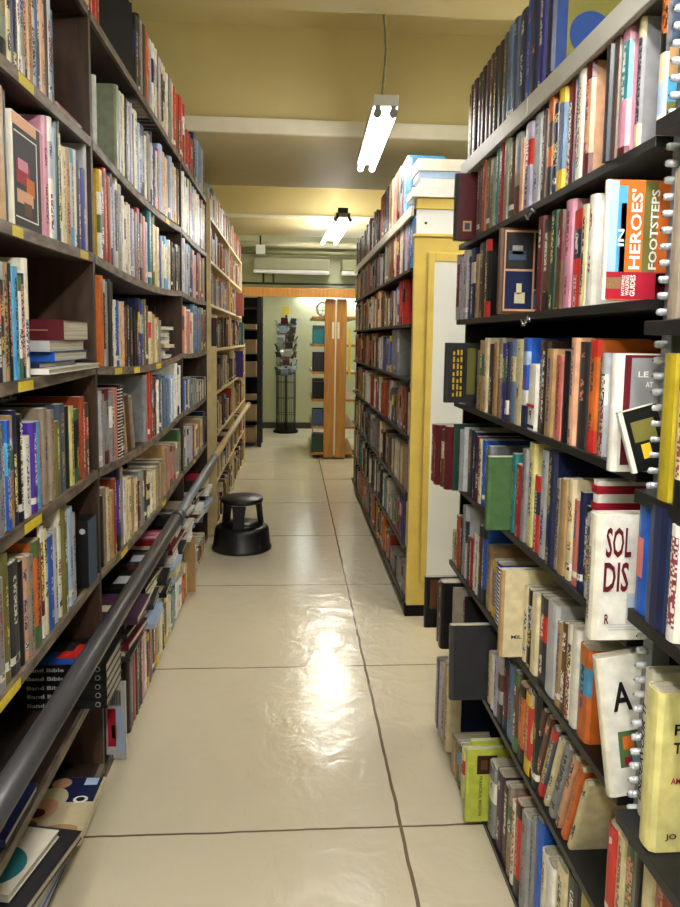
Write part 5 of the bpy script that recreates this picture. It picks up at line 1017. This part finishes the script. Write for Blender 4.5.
fbox('book', -.615, -.548, 3.98, 4.008, .023, .35, INKC('tan'), 'plain tan book with its cover to the camera near the floor, left side', 'book')
# clear-faced magazine standing on the floor beside the upright
o = fbox('magazine', -.645, -.575, 2.392, 2.404, .003, .29, INKC('silver'), 'magazine in clear case with barcode, standing by the upright on the floor', 'magazine')
for a, b_, c_, d_, cc in ((-.02, .02, .2, .26, 'grey'), (-.028, .0, .05, .19, 'crimson'), (-.015, .005, .08, .13, 'peach'), (.003, .028, .03, .19, 'paleblue')): MB().box(a, b_, -.0072, -.0061, c_, d_).build('cover_picture', I[cc], o)
for q in range(6): MB().box(-.016 + q * .006, -.013 + q * .006, -.0078, -.007, .205, .255).build('barcode', I['charcoal'], o)
# wide face-on books in the middle bay
o, t, h, d = book('L', -.70, 2.60, 2.63, 2.085, .32, 'white', 'large sage grey book facing the camera, first compartment of middle bookcase', 'w', .2, 'silver', 0)
fbox('box', -.86, -.635, 2.40, 2.94, 2.476, 2.80, M_BLACK, 'big black box standing on top of the left bookcase', 'box', bevel=.004)
# brown poster book with white words
o = fbox('book', -.86, -.74, 3.86, 3.9, 1.37, 1.66, INKC('darkbrown'), 'big brown book with pale words standing behind the third compartment clutter', 'book')
wtext('title', 'YOU CAN', I['taupe'], o, (-.05, -.0205, .24), (1, 0, 0), (0, 0, 1), .09, .022); wtext('title', 'BE', I['grey'], o, (0, -.0205, .2), (1, 0, 0), (0, 0, 1), .03, .02)
zz = 1.375 + sag(3.7, 1.405) + .03
for q in range(9):
    flat(-.80, -.645 + rm.uniform(-.02, .015), 3.62, 3.8, zz, .017, rm.choice(['white', 'ivory', 'purple', 'cream', 'silver']), '%s pamphlet of the small pile before the brown poster book' % pos[8 - q], rot=rm.uniform(-12, 12), group='small pile of pamphlets'); zz += .0182
# leaning folders in the fourth compartment
for q, (y, cc, ln) in enumerate(((2.66, 'black', 10), (2.72, 'tan', 13), (2.79, 'brown', 13), (2.85, 'taupe', 14))):
    book('L', -.64, y, y + .03, 1.045, .25 - .01 * q, cc, '%s folder leaning back in fourth compartment, middle left bookcase' % cc, 'w', .18, None, ln, 'leaning folders')
# dark lettered book, fifth compartment
o = fbox('book', -.84, -.70, 2.72, 2.745, .705, .985, INKC('black'), 'black book lettered ARDS behind the row, fifth compartment', 'book'); wtext('title', 'ARDS', I['silver'], o, (-.05, -.0135, .235), (1, 0, 0), (0, 0, 1), .11, .03)

# a few covers turned to the aisle in the cream bookcase
for x0, x1, y0, y1, z, h_, c_, lb in ((-.60, -.555, 6.3, 6.42, 1.4165, .26, 'orange', 'orange covered book jutting from the cream bookcase'), (-.60, -.50, 7.5, 7.53, 1.6, 0, 'red', ''),):
    if h_: fbox('book', x0, x1, y0, y1, 1.727 - .3, z + h_, INKC(c_), lb, 'book')
fbox('book', -.60, -.52, 7.62, 7.65, 1.7265, 1.97, INKC('salmon'), 'salmon red book jutting out of the cream bookcase, upper shelf', 'book')
fbox('book', -.60, -.50, 7.25, 7.29, 1.0915, 1.36, INKC('purple'), 'purple book jutting out of the cream bookcase', 'book')
fbox('book', -.60, -.54, 7.9, 7.93, 1.4165, 1.66, INKC('teal'), 'teal and rust book jutting out of the cream bookcase', 'book')

# ------------------------------------------------------------------ step stool
T = thing('step_stool', (-.347, 4.93, 0), 'black round plastic kick stool on the floor at left', 'stool')
MB().lathe([(.207, 0), (.212, .006), (.212, .02), (.203, .03), (.192, .14), (.186, .155), (.17, .168), (.12, .172), (.0, .172)], n=56).build('base', M_BLKP, T)
MB().lathe([(.12, .172), (.15, .1745), (.152, .178), (.0, .178)], n=56).build('tread_ring', M_BLKP, T)
MB().lathe([(.0, .335), (.138, .335), (.148, .340), (.150, .350), (.148, .364), (.142, .370), (.0, .372)], n=56).build('step', M_BLKP, T)
for k in range(3):
    a0 = math.radians(265 + 120 * k)
    m = MB(); m.v = []
    for z, r, hw in ((.165, .158, .24), (.25, .148, .27), (.328, .14, .36)):
        for rr_ in (r, r - .018):
            for sgn in (-1, 1):
                a = a0 + sgn * hw; m.v.append((rr_ * math.cos(a), rr_ * math.sin(a), z))
    for j in range(2):
        a = 4 * j
        for q in ((0, 1, 5, 4), (1, 3, 7, 5), (3, 2, 6, 7), (2, 0, 4, 6)): m.face([a + i for i in q])
    m.build('leg', M_BLKP, T)

# ------------------------------------------------------------------ fluorescent lamps
def lamp(name, p0, p1, label, housing=M_FIX, spread=.036, wdt=.058, cord=None, group=None, tube=None):
    T = thing(name, p0, label, 'lamp', group); p0 = Vector(p0); d = Vector(p1) - p0; L = d.length; d.normalize()
    side = d.cross(Vector((0, 0, 1))).normalized(); up = side.cross(d)
    M = Matrix((side, d, up)).transposed().to_4x4()
    MB().box(-wdt, wdt, 0, L, .012, .062, M=M).build('housing', housing, T, .003)
    for s in (-1, 1):
        MB().tube(M @ Vector((s * spread, .03, -.016)), M @ Vector((s * spread, L - .03, -.016)), .0165, n=14).build('tube', tube or M_TUBE, T)
        for yy in (.012, L - .012):
            m = MB(); m.box(s * spread - .012, s * spread + .012, yy - .012, yy + .008, -.018, .014, M=M); m.tube(M @ Vector((s * spread, yy - .013, -.016)), M @ Vector((s * spread, yy + .016, -.016)), .019, n=16)
            m.build('lamp_holder', M_GREYMET, T)
    if cord: MB().path([Vector(q) - p0 for q in cord], .006, 8).build('cord', M_CORD, T)
    return T
cs = [(.41, 3.36, 2.62), (.413, 3.36, 2.68), (.42, 3.36, 2.76), (.425, 3.37, 2.84), (.42, 3.38, 2.93), (.41, 3.4, 3.03), (.40, 3.4, 3.15), (.398, 3.4, 3.28), (.40, 3.4, 3.43)]
lamp('hanging_lamp', (.42, 3.3, 2.548), (.455, 4.5, 2.572), 'lit twin tube lamp hanging on a cord, nearer of the two', cord=cs, tube=M_TUBE_DIM)
T2 = lamp('ceiling_lamp', (.50, 7.15, 2.70), (.42, 8.35, 2.62), 'lit twin tube lamp fixed under the far beam, further one', M_OLIVE, .075, .05)
MB().box(-.05, .05, -.02, .04, .05, .10).box(-.07, -.045, -.03, -.01, -.01, .05).box(.045, .07, -.03, -.01, -.01, .05).build('mounting_bracket', M_DKMET, T2)
MB().path([(-.04, .6, .05), (-.04, .6, .6)], .006).build('cord', M_CORD, T2)
for i, (x, y, z) in enumerate(((.25, -.35, 2.6), (.6, 9.7, 3.25), (1.75, 1.9, 2.6), (2.1, 5.3, 3.1), (-.3, -1.0, 2.6))):  # lamps out of view; all but the first are added as fill light
    lamp('hanging_lamp', (x, y, z), (x, y + 1.2, z), ['lit twin tube lamp over the aisle behind the camera', 'unseen twin tube fill lamp added over the far end beyond the beams', 'unseen twin tube fill lamp added over the next aisle, near', 'unseen twin tube fill lamp added over the next aisle, far', 'unseen twin tube fill lamp added farthest behind the camera'][i], cord=[(x, y + .6, z + .06), (x, y + .6, ZC)], group='lamps outside the view', tube=M_TUBE_NEAR if y < 0 else None)

# ------------------------------------------------------------------ far end
T = thing('door_frame', (.09, 8.6, 0), 'orange varnished wooden beam spanning the aisle at the far end', 'beam')
boxobj('lintel', M_ORW, -.98, 1.3, 8.55, 8.6, 1.99, 2.10, T, .003)
T = thing('bookcase', (.53, 9.0, 0), 'orange varnished wooden double bookcase at the far end', 'bookcase')
for x0, x1 in ((.40, .525), (.545, .67)): boxobj('end_panel', M_ORW, x0, x1, 8.62, 8.65, .02, 1.985, T, .003)
boxobj('joint_strip', M_TRIMC, .527, .543, 8.625, 8.645, .05, 1.95, T)
boxobj('catch', M_TRIMC, .49, .515, 8.612, 8.619, 1.5, 1.7, T); boxobj('catch', M_TRIMC, .555, .58, 8.612, 8.619, 1.5, 1.7, T)
boxobj('divider', M_ORW, .53, .54, 8.66, 10.0, .02, 1.98, T)
for z in (.05, .38, .72, 1.06, 1.40, 1.74): boxobj('shelf', M_ORW, .25, .529, 8.66, 10.0, z, z + .03, T, .002); boxobj('shelf', M_ORW, .541, .80, 8.66, 10.0, z, z + .03, T, .002)
for z in (.05, .38, .72, 1.06, 1.40):
    fcol = ['charcoal', 'black', 'teal', 'brown', 'maroon', 'slate', 'darkgreen']
    y = 8.68; k = 0; rq = random.Random(int(z * 100))
    while y < 9.9:
        w_ = rq.uniform(.03, .07); hh_ = rq.uniform(.17, .25)
        REST_C = rq.choice(fcol); k += 1
        if k <= 4:
            book('R', .262, y, y + w_, z + .031, hh_, REST_C, '%s book, %s in row at shelf height %s of orange bookcase' % (nice(REST_C), ['first', 'second', 'third', 'fourth'][k - 1], ['lowest', 'second', 'third', 'fourth', 'fifth'][[.05, .38, .72, 1.06, 1.40].index(z)]), '', .14, group='books in the orange bookcase')
        y += w_ + .002
T = thing('wheel', (.375, 8.76, 1.86), 'white spoked wheel leaning on top of the orange bookcase', 'wheel')
ring = MB()
for k in range(20):
    a = 2 * math.pi * k / 20; b_ = 2 * math.pi * (k + 1) / 20
    ring.tube((math.cos(a) * .07, 0, math.sin(a) * .085), (math.cos(b_) * .07, 0, math.sin(b_) * .085), .011, n=8)
ring.build('rim', I['grey'], T)
for k in range(3):
    a = math.pi * k / 3 + .3; MB().tube((math.cos(a) * .07, 0, math.sin(a) * .085), (-math.cos(a) * .07, 0, -math.sin(a) * .085), .006, n=6).build('spoke', M_PAPER, T)
fbox('sign', .70, .73, 8.64, 8.7, 1.05, 1.62, M_LABEL, 'narrow yellow sign hanging beside the orange bookcase post', 'sign')

# dark steel shelving with cartons
T = thing('shelving', (-.66, 9.8, 0), 'black steel shelving with brown cartons at far left', 'shelving')
boxobj('back_panel', M_BLACK, -.98, -.42, 10.021, 10.03, 0, 2.06, T)
for z in (.06, .36, .65, .965, 1.28, 1.61, 1.90): boxobj('shelf', M_DKMET, -.98, -.47, 9.6, 10.0, z - .015, z, T)
for x in (-.98, -.47):
    for y in (9.58, 10.0): boxobj('post', M_DKMET, x, x + .06, y, y + .02, 0, 2.08, T)
for k in range(14): MB().tube((-.405, 9.6, .25 + k * .13), (-.385, 9.6, .25 + k * .13), .009, n=8).build('lug', M_CHROME, T, loc=-T.location)
for z, hh_, wh in ((.06, .2, 'lowest'), (.36, .2, 'second lowest'), (.65, .06, 'flat'), (.965, .2, 'middle'), (1.28, .19, 'upper'), (1.61, .07, 'highest')):
    fbox('carton', -.95, -.49, 9.62, 9.95, z + .001, z + hh_, M_CARD, wh + ' brown carton on the black steel shelving', 'carton', 'brown cartons')

# spinner rack
T = thing('spinner_rack', (-.09, 11.15, 0), 'tall dark wire spinner rack holding magazines by the back wall', 'rack')
MB().lathe([(.20, 0), (.20, .03), (.17, .05), (0, .05)], n=32).build('base', M_BLACK, T)
MB().tube((0, 0, .05), (0, 0, 1.86), .02, n=12).build('pole', M_DKMET, T)
for z in (.06, .3, .55, .8, 1.0):
    m = MB()
    for k in range(16):
        a = 2 * math.pi * k / 16; b_ = 2 * math.pi * (k + 1) / 16; m.tube((.15 * math.cos(a), .15 * math.sin(a), z), (.15 * math.cos(b_), .15 * math.sin(b_), z), .004, n=6)
    m.build('wire_ring', M_DKMET, T)
for k in range(28):
    a = 2 * math.pi * k / 28; MB().tube((.15 * math.cos(a), .15 * math.sin(a), .05), (.15 * math.cos(a), .15 * math.sin(a), 1.0), .0055, n=6).build('upright_wire', M_DKMET, T)
for j in range(7):
    for k in range(6):
        a = 2 * math.pi * k / 6 + .35 + j * .17; z = .93 + j * .125 + rm.uniform(-.02, .02)
        M = Matrix.Translation((.10 * math.cos(a), .10 * math.sin(a), z)) @ Matrix.Rotation(a, 4, 'Z') @ Matrix.Rotation(.25 + rm.uniform(0, .35), 4, 'Y')
        MB().box(.03, .036, -.06, .06, 0, .03, M=M).box(-.0, .036, -.062, -.058, 0, .06, M=M).box(-.0, .036, .058, .062, 0, .06, M=M).build('pocket', M_CHROME, T)
        if math.sin(a) < .5:
            cc = rm.choice(['charcoal', 'black', 'silver', 'slate', 'maroon', 'darkbrown', 'paleblue'])
            q = MB().box(.008, .026, -.055, .055, .002, .13, M=M).build('magazine', INKC(cc), None, loc=T.location)
            tag(q, 'small %s magazine in the dark wire spinner rack' % nice(cc), 'magazine', '%s magazines in the spinner rack' % nice(cc))
fbox('sign', -.15, -.05, 11.12, 11.15, 1.865, 2.0, M_LABEL, 'small yellow card sign on top of the spinner rack', 'sign')

# ducts, lamps and conduit on the far wall
for x0, x1, lb in ((-.62, .60, 'unlit long strip lamp on the far wall, left of two'), (.78, 1.9, 'unlit strip lamp on the far wall, right of two')):
    T = thing('strip_lamp', ((x0 + x1) / 2, 11.4, 2.5), lb, 'lamp')
    boxobj('housing', M_OLIVE, x0, x1, 11.3, 11.6, 2.57, 2.76, T, .02); boxobj('reflector', M_FIX, x0, x1 - .02, 11.27, 11.42, 2.515, 2.569, T, .01)
T = thing('junction_box', (-.50, 11.4, 2.75), 'small white junction box hanging above the far strip lamp', 'box')
boxobj('housing', M_FIX, -.57, -.43, 11.1, 11.2, 2.79, 2.93, T, .004); MB().tube((0, -.25, .17), (0, -.25, .68), .012).build('stem', M_DKMET, T)
MB().path([(0, 0, 0), (0, 0, .24), (.16, 0, .24), (.16, 0, 0)], .016).build('conduit', M_DKMET, None, loc=(-.46, 11.35, 2.36)); tag(COL.objects['conduit'], 'bent dark conduit dropping to the far wall beam', 'pipe')
tag(MB().tube((-1.08, 0, 0), (2.4, 0, 0), .018).build('pipe', M_DKMET, None, loc=(0, 11.35, 2.36)), 'thin dark pipe along the top of the wooden beam', 'pipe')
for z, r, m_, lb in ((2.98, .05, M_TRIMC, 'pale pipe running across far wall just under the beam'), (2.86, .035, M_OLIVE, 'olive pipe running across the far wall below pale pipe')):
    tag(MB().tube((-1.08, 0, 0), (2.4, 0, 0), r).build('pipe', m_, None, loc=(0, 11.45, z)), lb, 'pipe')
lamp('strip_lamp', (.12, 11.56, 2.245), (1.4, 11.56, 2.245), 'lit strip lamp on the far wall behind the orange wooden beam', M_FIX, tube=M_TUBE_COOL)
